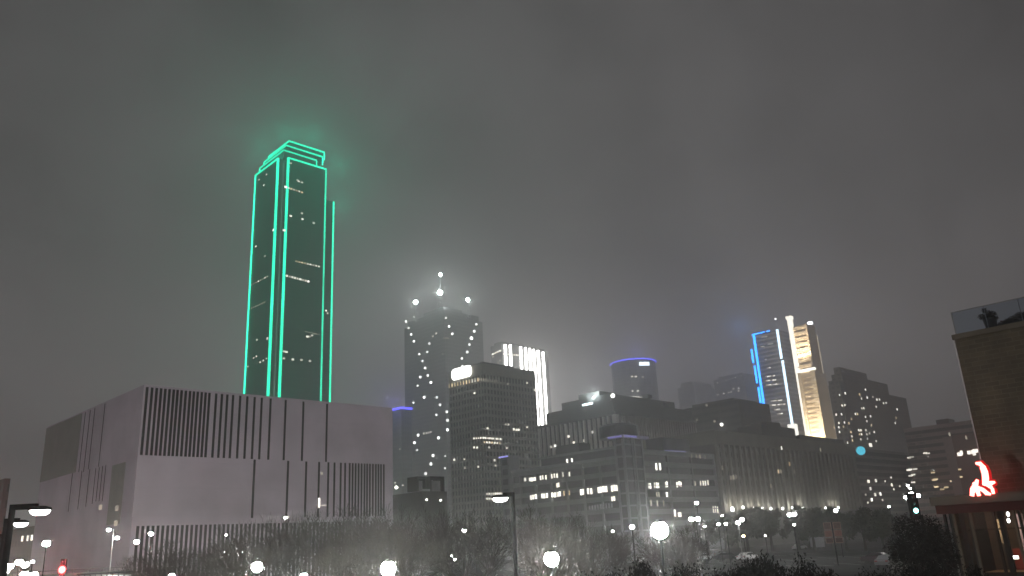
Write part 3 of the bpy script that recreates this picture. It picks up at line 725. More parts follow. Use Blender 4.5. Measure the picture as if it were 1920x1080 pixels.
for X, Y in apts:
    ap.lit('R', 1540+X/4, 690+Y/4, ra.choice((1.3, 1.7, 1.7)), 1.35, ra.choice((win_white, win_white, win_warm, win_hot)))
ap.lit('R', 1632, 834.5, 5.0, 2.4, win_hot)
# low garage block with strip lights in front
gb = Bldg('parking_garage', 'low brown parking garage with rows of small strip lights below the apartment tower', 'building', (1592, 838), 400, 1570, 1712)
gm = mat('garage concrete', (.19, .165, .15), .8, .15, .2); H = gb.H
gb.box('dark_core', mat('garage dark', (.06, .052, .046), .9), .6, gb.wr, .6, gb.wl, 0, H-.2)
o = MB()
for i in range(int(H/3.4)+1):
    z = H-i*3.4
    if z < 1.2: break
    gb.onface(o, 'R', .0, gb.wr, z-1.2, z, -.6, 0); gb.onface(o, 'L', .0, gb.wl, z-1.2, z, -.6, 0)
gb.part('deck_edges', o, gm)
gar = ((165,687,4),(195,762,5),(205,798,6),(180,828,1),(210,868,3),(228,912,2),(262,915,1.5),(240,970,2),(272,965,1.5),(285,1015,1.5),(345,1010,1.5),(375,988,2.2),(350,850,3),(405,845,2.6),(365,905,2.4),(440,945,2.4),(520,822,1.8),(540,910,1.6),(585,887,1.4),(455,990,1.6),(400,950,3),(525,877,2),(475,850,1.2),(330,950,1.2),(245,688,1.2),(265,760,1.0),(508,1040,1.0))
for X, Y, s_ in gar: gb.lit('R', 1540+X/4, 690+Y/4, s_*.75, .9 if s_ < 2 or s_ > 3 else 1.5, win_hot if s_ in (2.2, 2.4, 2.6) else win_white, .25)
dsc = thing('round_lit_sign', 'round teal glowing disc sign on the front of the parking garage', 'sign', (gb.C.x, gb.C.y, 0), gb.phi)
u, z = gb.face('R', 1614, 845, 1.6)
dsc.location = gb.root.matrix_basis @ Vector((u, -1.6, 0)); dsc.rotation_euler = (0, 0, math.radians(-24))
o = MB(); k_ = 20; rr_ = 2.1
o.v = [(rr_*math.cos(2*math.pi*i/k_), -.3, z+rr_*math.sin(2*math.pi*i/k_)) for i in range(k_)]+[(rr_*math.cos(2*math.pi*i/k_), .3, z+rr_*math.sin(2*math.pi*i/k_)) for i in range(k_)]
o.f = [tuple(range(k_)), tuple(range(2*k_-1, k_-1, -1))]+[(i, k_+i, k_+(i+1) % k_, (i+1) % k_) for i in range(k_)]
o.build('disc', emis('teal disc', (.10, .62, .82), 1.2, True), dsc)
MB().box(-.15, .15, .32, 1.6, z-1, z+1).build('bracket', dark_metal, dsc)

# long banded mid-rise at the right
mr_ = Bldg('banded_midrise', 'reddish brown mid-rise with long horizontal floor bands beside the brick building', 'building', (1850, 784), 400, 1694, None, rmin=30)
H, wr, wl = mr_.H, mr_.wr, mr_.wl
mw = mat('midrise stucco', (.36, .28, .255), .8, .12, .15); md = mat('midrise dark band', (.12, .10, .09), .5, .2, .3)
mr_.box('dark_core', md, .5, wr, .5, wl, 0, H-.3)
o = MB()
for i in range(int(H/3.6)+1):
    z = H-i*3.6
    if z < 2: break
    mr_.onface(o, 'L', 0 if i < 2 else wl*.42, wl, z-1.9, z, -.5, 0)
mr_.part('floor_bands', o, mw)
mr_.box('projecting_wing', mat('midrise brick red', (.24, .15, .125), .85, .15, .2), -3.2, .4, 0, wl*.42-.02, 0, H-6.5)
mr_.box('wing_pier', mw, -3.6, .4, wl*.42, wl*.42+4, 0, H-7)
u_, z_ = mr_.face('L', 1775, 790); u2_, _ = mr_.face('L', 1751, 790)
mr_.box('roof_plant_room', md, 3, 12, u_, u2_, H, H+2.6)
bal = mat('pale balcony', (.22, .19, .17), .8)
for i in range(9):
    for j in (0, 1): o = MB(); mr_.onface(o, 'L', wl-3.4-j*5.2-(i % 2)*1.0, wl-.4-j*5.2-(i % 2)*1.0, H-5.2-i*3.6, H-4.3-i*3.6, 0, 1.4); mr_.part('balcony', o, bal)
for X, Y in ((660,673),(672,673),(680,668),(655,765),(668,762),(705,758),(670,808),(690,800),(690,857),(855,785),(865,840),(875,836),(880,892),(1015,767),(1050,762),(1025,822),(1060,818),(1000,848),(1040,872),(1030,860),(925,910),(955,895),(780,638),(800,640)):
    mr_.lit('L', 1540+X/4, 690+Y/4, 2.0, .75, win_warm if X > 800 else win_white, 3.4 if X > 800 else .2)
for px, py, w_ in ((1804,852,2.2),(1807,849,1.2),(1821,849,1.4),(1828,848,1.6),(1833,846,2.4),(1831,851,1.4)): mr_.lit('L', px, py, w_, 1.7, win_hot, 3.5)
for px, py in ((1782,842),(1816,821),(1785,815)): mr_.lit('L', px, py, .7, 1.8, win_dim, 3.5)

# columned building with uplights
cb = Bldg('columned_stone_building', 'long dark stone building with tall pilasters lit from below by white uplights', 'building', (1340, 806), 300, None, 1600, rmin=60, lmin=40)
H, wr, wl = cb.H, cb.wr, cb.wl
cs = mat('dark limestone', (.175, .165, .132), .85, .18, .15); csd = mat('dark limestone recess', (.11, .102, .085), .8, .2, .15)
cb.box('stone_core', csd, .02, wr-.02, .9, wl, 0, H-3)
o = MB(); nb = 30; cb.box('attic', cs, 0, wr, 0, wl, H-5, H)
for i in range(nb+1):
    u = .8+(wr-1.6)*i/nb; o.box(u-.75, u+.75, 0, .9, 12, H-5)
cb.part('pilaster', o, cs)
o = MB(); wm_ = MB().box(-.55, .55, .78, .9, -.9, .9).mesh('window')
for i in range(nb):
    u = .8+(wr-1.6)*(i+.5)/nb
    for j in range(7):
        if i < 14: link('window', wm_, dark_glass, cb.root, (u, 0, 15.9+j*3.4))
        else: o.box(u-.55, u+.55, .78, .9, 15+j*3.4, 16.8+j*3.4)
cb.part('windows', o, dark_glass)['kind'] = 'stuff'
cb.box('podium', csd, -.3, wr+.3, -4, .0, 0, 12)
u0, z0 = cb.face('R', 1442, 812); u1 = cb.face('R', 1505, 822)[0]
cb.box('roof_pavilion', csd, u0, u1, 3, 14, H, H+5.0); cb.box('roof_pavilion_top', csd, u0+8, u1-8, 5, 12, H+5.0, H+7)
cb.box('roof_storey', csd, u1+4, wr-3, 3, 15, H, H+2.5)
for px, py, m_ in ((1370,896,win_dim),(1375,895,win_dim),(1380,894,win_dim),(1459,884,win_warm),(1464,884,win_dim),(1480,870,win_warm),(1489,884,win_dim),(1354,877,win_dim),(1341,887,win_white),(1465,840,win_hot),(1445,911,win_dim),(1538,843,win_dim)):
    cb.lit('R', px, py, .8, 1.5, m_, .1)
upl = emis('uplight lens', (.98, 1, .95), 8)
ups_ = ((1372,944,1.0),(1392,943,.7),(1411,942,.9),(1427,936,.45),(1443,935,.4),(1465,936,.4),(1483,935,.6),(1503,939,.9),(1546,940,.3),(1560,939,.5),(1569,935,.5))
for i, (px, py, s_) in enumerate(ups_):
    u, _z = cb.face('R', px, py, 1.1)
    h = thing('uplight', ['brightest wide uplight at the far left foot of the columned building', 'uplight at the foot of the columned building, second from its left end', 'round bright uplight at the foot of the columned building, third from its left end', 'dim uplight at the columned building, fourth from its left end', 'small dim uplight at the columned building, fifth from its left end', 'small uplight near the reddish middle of the columned building', 'uplight at the columned building just left of its largest right-hand one', 'large bright uplight right of the middle of the columned building', 'faint uplight at the left of the three close-set pilasters', 'uplight at the middle one of the three close-set pilasters', 'uplight at the right one of the three close-set pilasters'][i], 'uplight', cb.root.matrix_basis @ Vector((u, -1.1, 12)), cb.phi, 'uplights along the columned building')
    MB().lathe([(.3, 0), (.4, .5), (.5, .7)], 10).build('housing', dark_metal, h)
    MB().ball((0, 0, 1.05), .26+.36*s_, 10, 6, 1.5 if i != 1 else 2.4).build('lens', upl, h)
    lamp('POINT', 'uplight_lamp', (0, -.1, 2.6), (1, .98, .88), 650*s_, .3, h)

#@@BRICK
# ------------------------------------------------------------------ brick restaurant, right edge
Lc = atY(1788, 628, 55); bH = Lc.z; bw = 30.0
class Fixed(Bldg):
    def __init__(s, name, label, cat, C, H, wr, wl, phi=45):
        ph = math.radians(phi); s.phi = ph; s.H = H; s.wr = wr; s.wl = wl
        s.er = Vector((math.cos(ph), math.sin(ph), 0)); s.el = Vector((-math.sin(ph), math.cos(ph), 0)); s.C = Vector((C[0], C[1], 0))
        s.root = thing(name, label, cat, (C[0], C[1], 0), ph)
br = Fixed('brick_restaurant', 'dark brick restaurant with canopy, glazed shopfront and glass-railed roof terrace', 'building', (Lc.x+bw*.7071, Lc.y-bw*.7071), bH, 16, bw)
def brick_mat():
    m, t, o = _new('dark brick'); n = t.nodes.new; l = t.links.new
    b = n('ShaderNodeBsdfPrincipled'); l(b.outputs[0], o.inputs[0]); b.inputs['Roughness'].default_value = .9
    c = n('ShaderNodeTexCoord'); s_ = n('ShaderNodeSeparateXYZ'); l(c.outputs['Object'], s_.inputs[0])
    ad = n('ShaderNodeMath'); l(s_.outputs['X'], ad.inputs[0]); l(s_.outputs['Y'], ad.inputs[1])
    cm = n('ShaderNodeCombineXYZ'); l(ad.outputs[0], cm.inputs[0]); l(s_.outputs['Z'], cm.inputs[1])
    k_ = n('ShaderNodeTexBrick'); l(cm.outputs[0], k_.inputs['Vector']); k_.inputs['Scale'].default_value = 1.0
    k_.inputs['Brick Width'].default_value = .9; k_.inputs['Row Height'].default_value = .30; k_.inputs['Mortar Size'].default_value = .022
    k_.inputs['Color1'].default_value = (.066, .049, .027, 1); k_.inputs['Color2'].default_value = (.044, .033, .018, 1); k_.inputs['Mortar'].default_value = (.08, .067, .048, 1)
    z = n('ShaderNodeTexNoise'); z.inputs['Scale'].default_value = .5; z.inputs['Detail'].default_value = 6; l(c.outputs['Object'], z.inputs['Vector'])
    r = n('ShaderNodeMapRange'); l(z.outputs['Fac'], r.inputs[0]); r.inputs[1].default_value = .3; r.inputs[2].default_value = .7; r.inputs[3].default_value = .6; r.inputs[4].default_value = 1.3
    x = n('ShaderNodeVectorMath'); x.operation = 'SCALE'; l(k_.outputs['Color'], x.inputs[0]); l(r.outputs[0], x.inputs['Scale']); l(x.outputs[0], b.inputs['Base Color'])
    return m
bm_ = brick_mat()
br.box('brick_wall', bm_, 0, 16, 0, bw, 6.62, bH-.35)
br.box('coping', mat('stone coping', (.085, .072, .055), .9, spec=.1), -.12, 16.1, -.1, bw+.12, bH-.35, bH)
br.box('corner_trim', mat('corner flashing', (.42, .38, .38), .6), -.03, .12, bw+.005, bw+.06, 6.62, bH-.36)
# canopy over the shopfront
xl = bw+3.0
cnp = mat('canopy fascia', (.045, .032, .02), .7, .2, .5)
br.box('canopy', cnp, -2.2, 16, 0, xl, 6.05, 6.6); br.box('canopy_soffit', mat('canopy soffit', (.035, .010, .009), .9, spec=0.0), -2.0, -.05, .2, xl-.2, 5.5, 6.04)
wf = mat('shopfront frame', (.012, .010, .009), .9, .1, 2, spec=0.0)
o = MB()
for i in range(16): u = bw-18+i*1.5; o.box(-.12, .12, u-.07, u+.07, 1.5, 5.5)
o.box(-.11, .11, .4, xl-.4, 1.5, 1.75); o.box(-.11, .11, .4, xl-.4, 4.35, 4.45)
br.part('shopfront_frame', o, wf)
MB().box(-.01, .01, .4, xl-.4, 1.76, 5.49).build('shopfront_glass', glassmat('shop glass'), br.root)
br.box('end_wall', wf, .15, 9, xl-.4, xl-.2, 1.5, 6.04)
inw = mat('interior wall', (.045, .03, .02), .8, .3, .6)
br.box('interior_back_wall', inw, 7, 7.2, .4, xl-.4, 1.52, 6.04); br.box('interior_floor', mat('interior floor', (.3, .2, .11), .5, .2, .8), .15, 7, .4, xl-.4, 1.505, 1.54)
def at_u(px): return br.face('L', px, 1000)[0]
for a, b_, z0, z1, d, m_ in ((1836,1826,3.4,5.0,4.6,mat('pale wall panel', (.22, .20, .16), .8)), (1880,1868,2.8,5.3,5.2,mat('painted purple light panel', (.22, .19, .27), .7)), (1862,1842,1.6,3.0,5.6,mat('dark red booth', (.16, .02, .015), .7))):  # purple light on the middle panel is put into its colour
    u0, u1 = at_u(a), at_u(b_); br.box('wall_panel', m_, d, d+.1, min(u0, u1), max(u0, u1), z0, z1)
for px, w_, m_ in ((1797,.16,mat('pale post', (.07, .06, .045), .9, spec=0.0)), (1829,.14,mat('pale post', (.42, .38, .32))), (1911,.14,mat('pale post', (.42, .38, .32))), (1886,.30,wf), (1812,.30,wf)):
    u = at_u(px); br.box('shopfront_post', m_, -.34, -.13, u-w_/2, u+w_/2, 1.5, 5.5)
for px, py, d in ((1877,967,3.2),(1890,964,4.0),(1891,976,4.2)):
    u, z = br.face('L', px, py, -d); MB().ball((d, u, z), .10, 8, 6, 1.6).build('pendant_lamp', emis('pendant lamp', (1, .88, .85), 9), br.root)
u, z = br.face('L', 1903, 1045, -2); MB().box(1.9, 2.0, u-.22, u+.1, z-.1, z+.1).build('table_lamp', emis('table lamp', (1, .95, .8), 7), br.root)
lamp('POINT', 'interior_lamp', (3.0, at_u(1880), 4.6), (1, .62, .35), 260, .3, br.root); lamp('POINT', 'interior_lamp', (3.2, at_u(1835), 4.8), (1, .6, .35), 130, .3, br.root)
# roof terrace: glass balustrade
u0 = br.face('L', 1806, 600)[0]
o = MB(); gz = br.face('L', 1790, 586, -.1)[1]
MB().box(.10, .125, 0, bw-.1, bH+.01, gz).build('glass_balustrade', glassmat('balustrade glass', (.72, .76, .80), .03), br.root)
o.box(.06, .16, 0, bw-.1, gz, gz+.06); o.box(.07, .15, bw-.16, bw-.1, bH, gz)
for i in range(1, 15): o.box(.16, .22, bw-.1-i*2.1, bw-.06-i*2.1, bH, gz)
br.part('balustrade_rail', o, grey_metal)

# red neon figure sign on the canopy edge
ns = thing('red_neon_sign', 'glowing red neon sign of bent abstract strokes standing on the canopy of the brick restaurant', 'sign', (br.C.x, br.C.y, 0), br.phi)
red = emis('red neon', (1, .16, .13), 9, True)
def zp(X, Y): u, z = br.face('L', 1760+X/6.75, 820+Y/6.75, 2.3); return (-2.3, u, z)
nst = (([(468,328),(520,332),(556,375),(583,440),(594,520),(588,590)], (.08, .17, .22, .24, .24, .2)), ([(560,580),(620,592),(665,578),(712,566)], (.16, .2, .16, .08)), ([(610,590),(655,625),(680,660),(695,715)], (.18, .15, .13, .1)),
       ([(490,535),(470,600),(435,660),(420,742)], (.1, .18, .22, .16)), ([(440,572),(470,640),(500,700),(512,742)], (.1, .18, .16, .13)), ([(490,635),(560,665),(605,705),(660,718)], (.14, .16, .17, .1)))
redb = emis('red painted halo', (.75, .012, .015), .8, False)  # red halo around the strokes, put in as glowing tubes behind them
for pts, rr in nst: MB().tube([(-2.06, zp(*p)[1], zp(*p)[2]) for p in pts], [q*.82+.11 for q in rr], 8).build('painted_halo', redb, ns, smooth=True); MB().tube([zp(*p) for p in pts], [q*.82 for q in rr], 8).build('neon_tube', red, ns, smooth=True)
o = MB()
for X in (425, 515, 660): p = zp(X, 740); o.box(-2.35, -2.25, p[1]-.04, p[1]+.04, 6.6, p[2]+.2)
o.box(-2.34, -2.26, zp(700, 740)[1], zp(400, 740)[1], 6.6, 6.68); o.build('bracket', dark_metal, ns)
lamp('POINT', 'neon_glow', (-1.2, zp(560, 560)[1], zp(560, 560)[2]), (1, .05, .03), 60, .5, ns)

#@@VEGETATION
# ------------------------------------------------------------------ trees and shrubs
bark = mat('winter bark', (.035, .031, .025), .95, .35, 3); twig = mat('winter twigs', (.032, .029, .021), .95, .3, 1.5)
def bare_tree(seed, h):
    rg = random.Random(seed); tr = MB(); cr = MB(); PH = {}
    def grow(mb, p, d, ln, rad, lev):
        n = 3 if lev < 3 else 2; pts = [p]; rs = [rad]; q = p.copy(); dd = d.copy()
        for i in range(n):
            dd = (dd+Vector((rg.uniform(-1, 1), rg.uniform(-1, 1), rg.uniform(-.35, .7)))*.20).normalized(); q = q+dd*ln/n; pts.append(q.copy()); rs.append(rad*(1-.42*(i+1)/n))
        mb.tube(pts, rs, 5 if lev < 2 else 3, cap=False)
        if lev >= 6: return
        k_ = {0: 5, 1: 4, 2: 4, 3: 4, 4: 3, 5: 3}[lev]
        az = rg.uniform(0, 6.28)
        for i in range(k_):
            t = 1.0 if i == 0 else rg.uniform(.35, 1.0); s_ = t*n; a = int(min(s_, n-1e-6)); bpt = pts[a].lerp(pts[a+1], s_-a)
            az += 2.4+rg.uniform(-.5, .5); sp = rg.uniform(.45, .85) if i else .22
            perp = dd.orthogonal().normalized(); perp.rotate(Matrix.Rotation(az, 3, dd))
            nd = (dd*math.cos(sp)+perp*math.sin(sp)+Vector((0, 0, .10))).normalized()
            grow(cr if lev >= 1 else tr, bpt, nd, ln*rg.uniform(.62, .82), max(rs[a]*.62, .010), lev+1)
    grow(tr, Vector((0, 0, 0)), Vector((0, 0, 1)), h*.26, h*.022, 0)
    return tr.mesh('trunk'), cr.mesh('crown')
def leaf_cloud(seed, blobs, n, size, squash=1.0):
    """many leaf-sized faces through the volume of several clumps"""
    rg = random.Random(seed); mb = MB()
    tot = sum(b_[3]**2 for b_ in blobs)
    for (x, y, z, r_) in blobs:
        for _ in range(int(n*r_*r_/tot)):
            v = Vector((rg.gauss(0, 1), rg.gauss(0, 1), rg.gauss(0, 1))).normalized()*r_*(rg.random()**.35)*rg.uniform(.75, 1.12)
            c = Vector((x+v.x, y+v.y, z+v.z*squash))
            a = Vector((rg.uniform(-1, 1), rg.uniform(-1, 1), rg.uniform(-1, 1))).normalized(); b2 = a.orthogonal().normalized(); s_ = size*rg.uniform(.6, 1.5)
            i = len(mb.v); mb.v += [tuple(c-a*s_), tuple(c+b2*s_*.45), tuple(c+a*s_), tuple(c-b2*s_*.45)]; mb.f.append((i, i+1, i+2, i+3))
    return mb
def set_tree(name, label, cat, px, Y, top, meshes, mh, group, z0=0.0, rot=0.0, mats=(None, None)):
    g = atY(px, 1040, Y); hgt = atY(px, top, Y).z-z0
    t = thing(name, label, cat, (g.x, Y, z0), rot, group); s_ = hgt/mh; t.scale = (s_, s_, s_)
    for nm, me, m_ in zip(('trunk', 'crown'), meshes, mats): link(nm, me, m_, t)
    return t
BT = [bare_tree(11+i, 8.0) for i in range(5)]
HB = [max(v.co.z for v in m_[1].vertices) for m_ in BT]
bares = [(468,57,972,'bare tree whose twigs surround the left glaring lamp'),(716,56,966,'bare tree whose twigs surround the large glaring lamp under the museum corner'),(1052,57,975,'bare tree whose twigs surround the glaring lamp right of the tall dark lamp post'),(1236,62,972,'bare tree whose twigs surround the brightest lamp'),(1282,60,980,'bare tree with twigs just right of the brightest lamp'),(650,54,992,'low bare tree in front of the row, between the two left glaring lamps'),(250,88,1032,'slender bare tree before the dense lower slots at the museum corner'),(335,70,1002,'bare tree left of the other bare trees, in front of the museum slots'),(400,84,1010,'bare tree before the museum, between two small lamps'),(452,66,975,'bare tree whose crown hangs over the left glaring lamp'),(520,86,962,'bare tree behind and right of the left glaring lamp'),(580,68,945,'wide bare tree before the right half of the museum'),(640,84,938,'bare tree under the close slots at the right of the museum'),(690,64,942,'bare tree just left of the glaring lamp near the dark low building'),(735,82,940,'bare tree beneath the right-hand corner of the museum'),(775,58,955,'bare tree with dark forked trunk right of the glaring lamp by the museum corner'),(822,80,942,'bare tree in front of the dark low building'),(868,66,952,'bare tree with a small lamp showing in its crown'),(915,84,945,'bare tree left of the tall dark lamp post'),(985,74,940,'bare tree right of the tall dark lamp post'),(1020,56,962,'bare tree standing over the right-hand low glaring lamp'),(1062,78,948,'bare tree before the left wing of the banded offices'),(1110,64,966,'bare tree with crossing limbs before the purple-lit entrance'),(1150,82,975,'small bare tree left of the brightest glaring lamp'),(1292,72,985,'thin bare tree with leaning trunk right of the brightest lamp'),(1268,88,990,'faint bare tree behind the brightest lamp')]
for i, (px, Y, top, lb) in enumerate(bares):
    k_ = i % 5; set_tree('bare_tree', lb, 'tree', px, Y, top, BT[k_], HB[k_], 'bare winter trees along the lawn', rot=i*1.7, mats=(bark, twig))
# evergreens beyond the parking lot
lf = mat('dark evergreen leaves', (.036, .043, .024), .95, .5, .8, spec=.1); lfn = mat('black green leaves', (.005, .006, .004), .95, .4, 1.5, spec=.05)
def evergreen(seed):
    rg = random.Random(seed); bl = [(0, 0, 5.2, 2.0)]
    for i in range(11): a = rg.uniform(0, 6.28); q = rg.uniform(.8, 2.3); bl.append((q*math.cos(a), q*math.sin(a), rg.uniform(3, 7.2), rg.uniform(.8, 1.5)))
    tr = MB().tube([(0, 0, 0), (.08, 0, 2), (0, .1, 5)], [.3, .22, .08], 7)
    for i in range(5): a = i*1.3; tr.tube([(0, 0, 2+i*.5), (1.3*math.cos(a), 1.3*math.sin(a), 3.6+i*.5)], [.12, .04], 5)
    return tr.mesh('trunk'), leaf_cloud(seed, bl, 4200, .26).mesh('crown')
ET_ = [evergreen(40+i) for i in range(3)]; HE = [max(v.co.z for v in m_[1].vertices) for m_ in ET_]
evs = [(1362,205,962,'round dark tree left of the twin lamp beyond the parking lot'),(1405,215,950,'dark tree under the brightest uplights of the columned building'),(1450,208,946,'dark tree below the middle uplights, left of the twin lamp'),(1500,214,944,'dark tree below the large right-hand uplight'),(1530,204,950,'dark tree directly left of the two-panel sign'),(1590,190,952,'dark tree between the two-panel sign and the garage'),(1625,178,948,'dark tree below the garage strip lights'),(1660,170,952,'dark tree left of the big black foreground tree'),(1330,220,968,'dark tree at the right end of the banded offices'),(1565,216,946,'dark tree below the three close-set pilasters')]
for i, (px, Y, top, lb) in enumerate(evs):
    k_ = i % 3; set_tree('evergreen_tree', lb, 'tree', px, Y, top, ET_[k_], HE[k_], 'dark trees beyond the parking lot', rot=i*2.1, mats=(bark, lf))
# near black tree by the restaurant
g = atY(1722, 1010, 44)
bt_ = thing('broad_evergreen_tree', 'black broad-leaved tree in front of the restaurant shopfront at the right', 'tree', (g.x, 44, 0))
MB().tube([(0, 0, 1.4), (.05, 0, 2.6), (0, .05, 4.4)], [.16, .13, .05], 8).build('trunk', bark, bt_)
rg = random.Random(9); bl = [(0, 0, 4.0, 1.3), (-.6, 0, 3.0, 1.1), (.7, .2, 3.0, 1.2), (.4, -.3, 4.6, .9), (-.5, .2, 4.9, .65), (1.1, 0, 4.0, .9), (-1.1, 0, 3.8, .7), (.9, 0, 2.3, .9), (-.4, -.3, 2.1, .8), (1.5, .2, 3.2, .6)]
leaf_cloud(9, bl, 16000, .065).build('crown', lfn, bt_)
# dark clipped shrubs on the plaza edge in the foreground
def shrub(seed):
    rg = random.Random(seed); bl = [(rg.uniform(-.9, .9), rg.uniform(-.5, .5), rg.uniform(.5, 1.25), rg.uniform(.45, .7)) for _ in range(9)]
    st = MB()
    for i in range(6): a = i; st.tube([(.1*math.cos(a), .1*math.sin(a), 0), (.5*math.cos(a), .4*math.sin(a), 1.1)], [.03, .012], 4)
    return st.mesh('stem'), leaf_cloud(seed, bl, 11000, .042).mesh('foliage')
SH = [shrub(60+i) for i in range(4)]; HS = [max(v.co.z for v in m_[1].vertices) for m_ in SH]
shr = [(1105,26,1068,'low dark shrub at the left end of the foreground row, below the cars'),(1150,25,1056,'dark shrub next to the left end of the foreground row'),(1205,25,1047,'dark shrub below the brightest lamp'),(1258,25,1050,'dark shrub with a small lamp glint in it'),(1310,25,1050,'dark shrub below the white parked cars'),(1368,25,1052,'dark shrub left of the tallest shrub mound'),(1412,24,1035,'dark shrub forming the left shoulder of the tallest mound'),(1455,24,1026,'tallest black shrub of the foreground row'),(1500,24,1034,'black shrub at the right shoulder of the tallest mound'),(1540,24.5,1066,'low black shrub left of the gap that shows the road'),(1592,24,1060,'small black shrub right of the gap that shows the road'),(1625,24,1064,'small black shrub next to the road gap, closer to the big black tree'),(1672,24.5,1062,'low black shrub at the foot of the big black tree'),(1725,25,1052,'black shrub below the middle of the big black tree'),(1780,26,1058,'black shrub at the foot of the shopfront')]
for i, (px, Y, top, lb) in enumerate(shr):
    k_ = i % 4; g = atY(px, 1075, Y); hgt = atY(px, top, Y).z-1.5
    t = thing('dark_shrub', lb, 'shrub', (g.x, Y, 1.5), i*.9, 'dark shrubs along the plaza edge'); sc_ = hgt/HS[k_]; sw_ = .82
    t.scale = (sw_, sw_, sc_)
    link('stem', SH[k_][0], bark, t); link('foliage', SH[k_][1], lfn, t)
# planters on the roof terrace
def terr(px, d): u, _ = br.face('L', px, 600, -d); return br.root.matrix_basis @ Vector((d, u, bH))
p = terr(1856, 1.0); t = thing('roof_planter', 'black potted shrub behind the glass balustrade on the restaurant roof', 'plant pot', p, br.phi)
MB().lathe([(.32, 0), (.42, .75), (.46, .8), (.40, .8)], 14).build('pot', dark_metal, t)
leaf_cloud(5, [(0, 0, 1.0, .42), (0, .45, 1.05, .22), (0, .2, 1.45, .2), (0, -.2, .95, .38), (0, .1, .7, .35)], 1500, .06).build('foliage', lfn, t)
for i, (px, h_, lb) in enumerate(((1880,.36,'lowest dark hedge planter on the roof terrace, beside the black potted shrub'),(1896,.55,'middle hedge planter of the roof terrace, rising to the right'),(1912,.75,'tallest hedge planter on the roof terrace at the right edge'),(1930,.8,'hedge planter at the far right of the roof terrace, cut by the photo edge'))):
    p = terr(px, 1.0); t = thing('hedge_planter', lb, 'planter', p, br.phi, 'hedge planters on the roof terrace')
    MB().box(-.25, .25, -.33, .33, 0, .3).build('trough', dark_metal, t)
    leaf_cloud(80+i, [(0, -.2, h_*.7, .3), (0, .2, h_*.6, .28), (0, 0, h_*.85, .25)], 800, .05).build('foliage', lfn, t)

#@@LAMPS
# ------------------------------------------------------------------ street lamps
polem = mat('black lamp post', (.008, .008, .008), .9, .15, 3, spec=.05); poleg = mat('grey lamp post', (.28, .28, .27), .6, .15, 3)
def globe_lamp(px, py, Y, rad, st, lb, col=(1, 1, .97), name='globe_lamp', group='glaring post-top lamps', z0=0.0):
    P = atY(px, py, Y); t = thing(name, lb, 'street lamp', (P.x, Y, z0), 0, group); h = P.z-z0
    MB().lathe([(.16, 0), (.16, .25), (.08, .35), (.055, h-rad-.12), (.12, h-rad-.1), (.14, h-rad)], 10).build('pole', polem, t)
    MB().ball((0, 0, h), rad, 14, 10).build('globe', emis('globe %.0f %.2f' % (st, col[2]), col, st, True), t)
    MB().lathe([(rad*.55, h+rad*.82), (rad*.4, h+rad*1.05), (.03, h+rad*1.2)], 10).build('cap', polem, t)
    return t
globe_lamp(482, 1063, 46, .27, 700, 'glaring globe lamp low among the bare trees left of the photo centre')
globe_lamp(728, 1066, 45, .38, 580, 'large glaring globe lamp low beneath the right corner of the museum')
globe_lamp(1034, 1048, 45, .38, 580, 'glaring globe lamp right of the tall dark lamp post')
globe_lamp(1237, 994, 47, .47, 480, 'brightest and highest glaring globe lamp, in front of the banded offices', (.97, 1, .98))
globe_lamp(570, 1081, 46, .18, 500, 'glaring lamp peeking in at the bottom edge between two larger ones')
globe_lamp(322, 1081, 50, .16, 250, 'glaring lamp just at the bottom edge left of the bare trees')
# arm lamps with flat heads
def arm_lamp(px, py, Y, z0, arm, pr, hw, lb, st=30, side=-1, spot=True, grp='dark arm lamps'):
    P = atY(px, py, Y); h = P.z-z0
    t = thing('arm_street_lamp', lb, 'street lamp', (P.x+side*arm, Y, z0), 0, grp)
    MB().lathe([(pr*1.6, 0), (pr*1.6, .3), (pr, .4), (pr*.85, h+.25)], 10).build('pole', polem, t)
    o = MB(); a, b_ = sorted((0, -side*(arm-hw*.5))); o.box(a-.06, b_+.06, -.09, .09, h+.06, h+.26); o.build('arm', polem, t)
    o = MB(); o.lathe([(hw*.5, .16), (hw*1.05, .1), (hw*1.12, .05), (hw*1.12, .0), (hw*.9, .0)], 18, (-side*arm, 0, h)); hd = o.build('lamp_head', polem, t)
    MB().lathe([(hw*.55, -.17), (hw*.85, -.1), (hw*.98, -.002)], 18, (-side*arm, 0, h)).build('lens', emis('arm lamp lens %d' % st, (1, .99, .95), st, True), hd)
    return t
arm_lamp(75, 957, 31, 0, 1.05, .125, .36, 'nearest dark arm lamp at the left edge with its oval head lit')
arm_lamp(39, 981, 42, 0, .75, .13, .34, 'smaller dark arm lamp behind the nearest one at the left edge')
arm_lamp(14, 1008, 56, 0, .5, .1, .22, 'dim third arm lamp behind the two at the left edge', 8)
arm_lamp(938, 934, 42, 0, .62, .13, .40, 'tall dark arm lamp alone in the middle before the gridded office block', 30, 1)
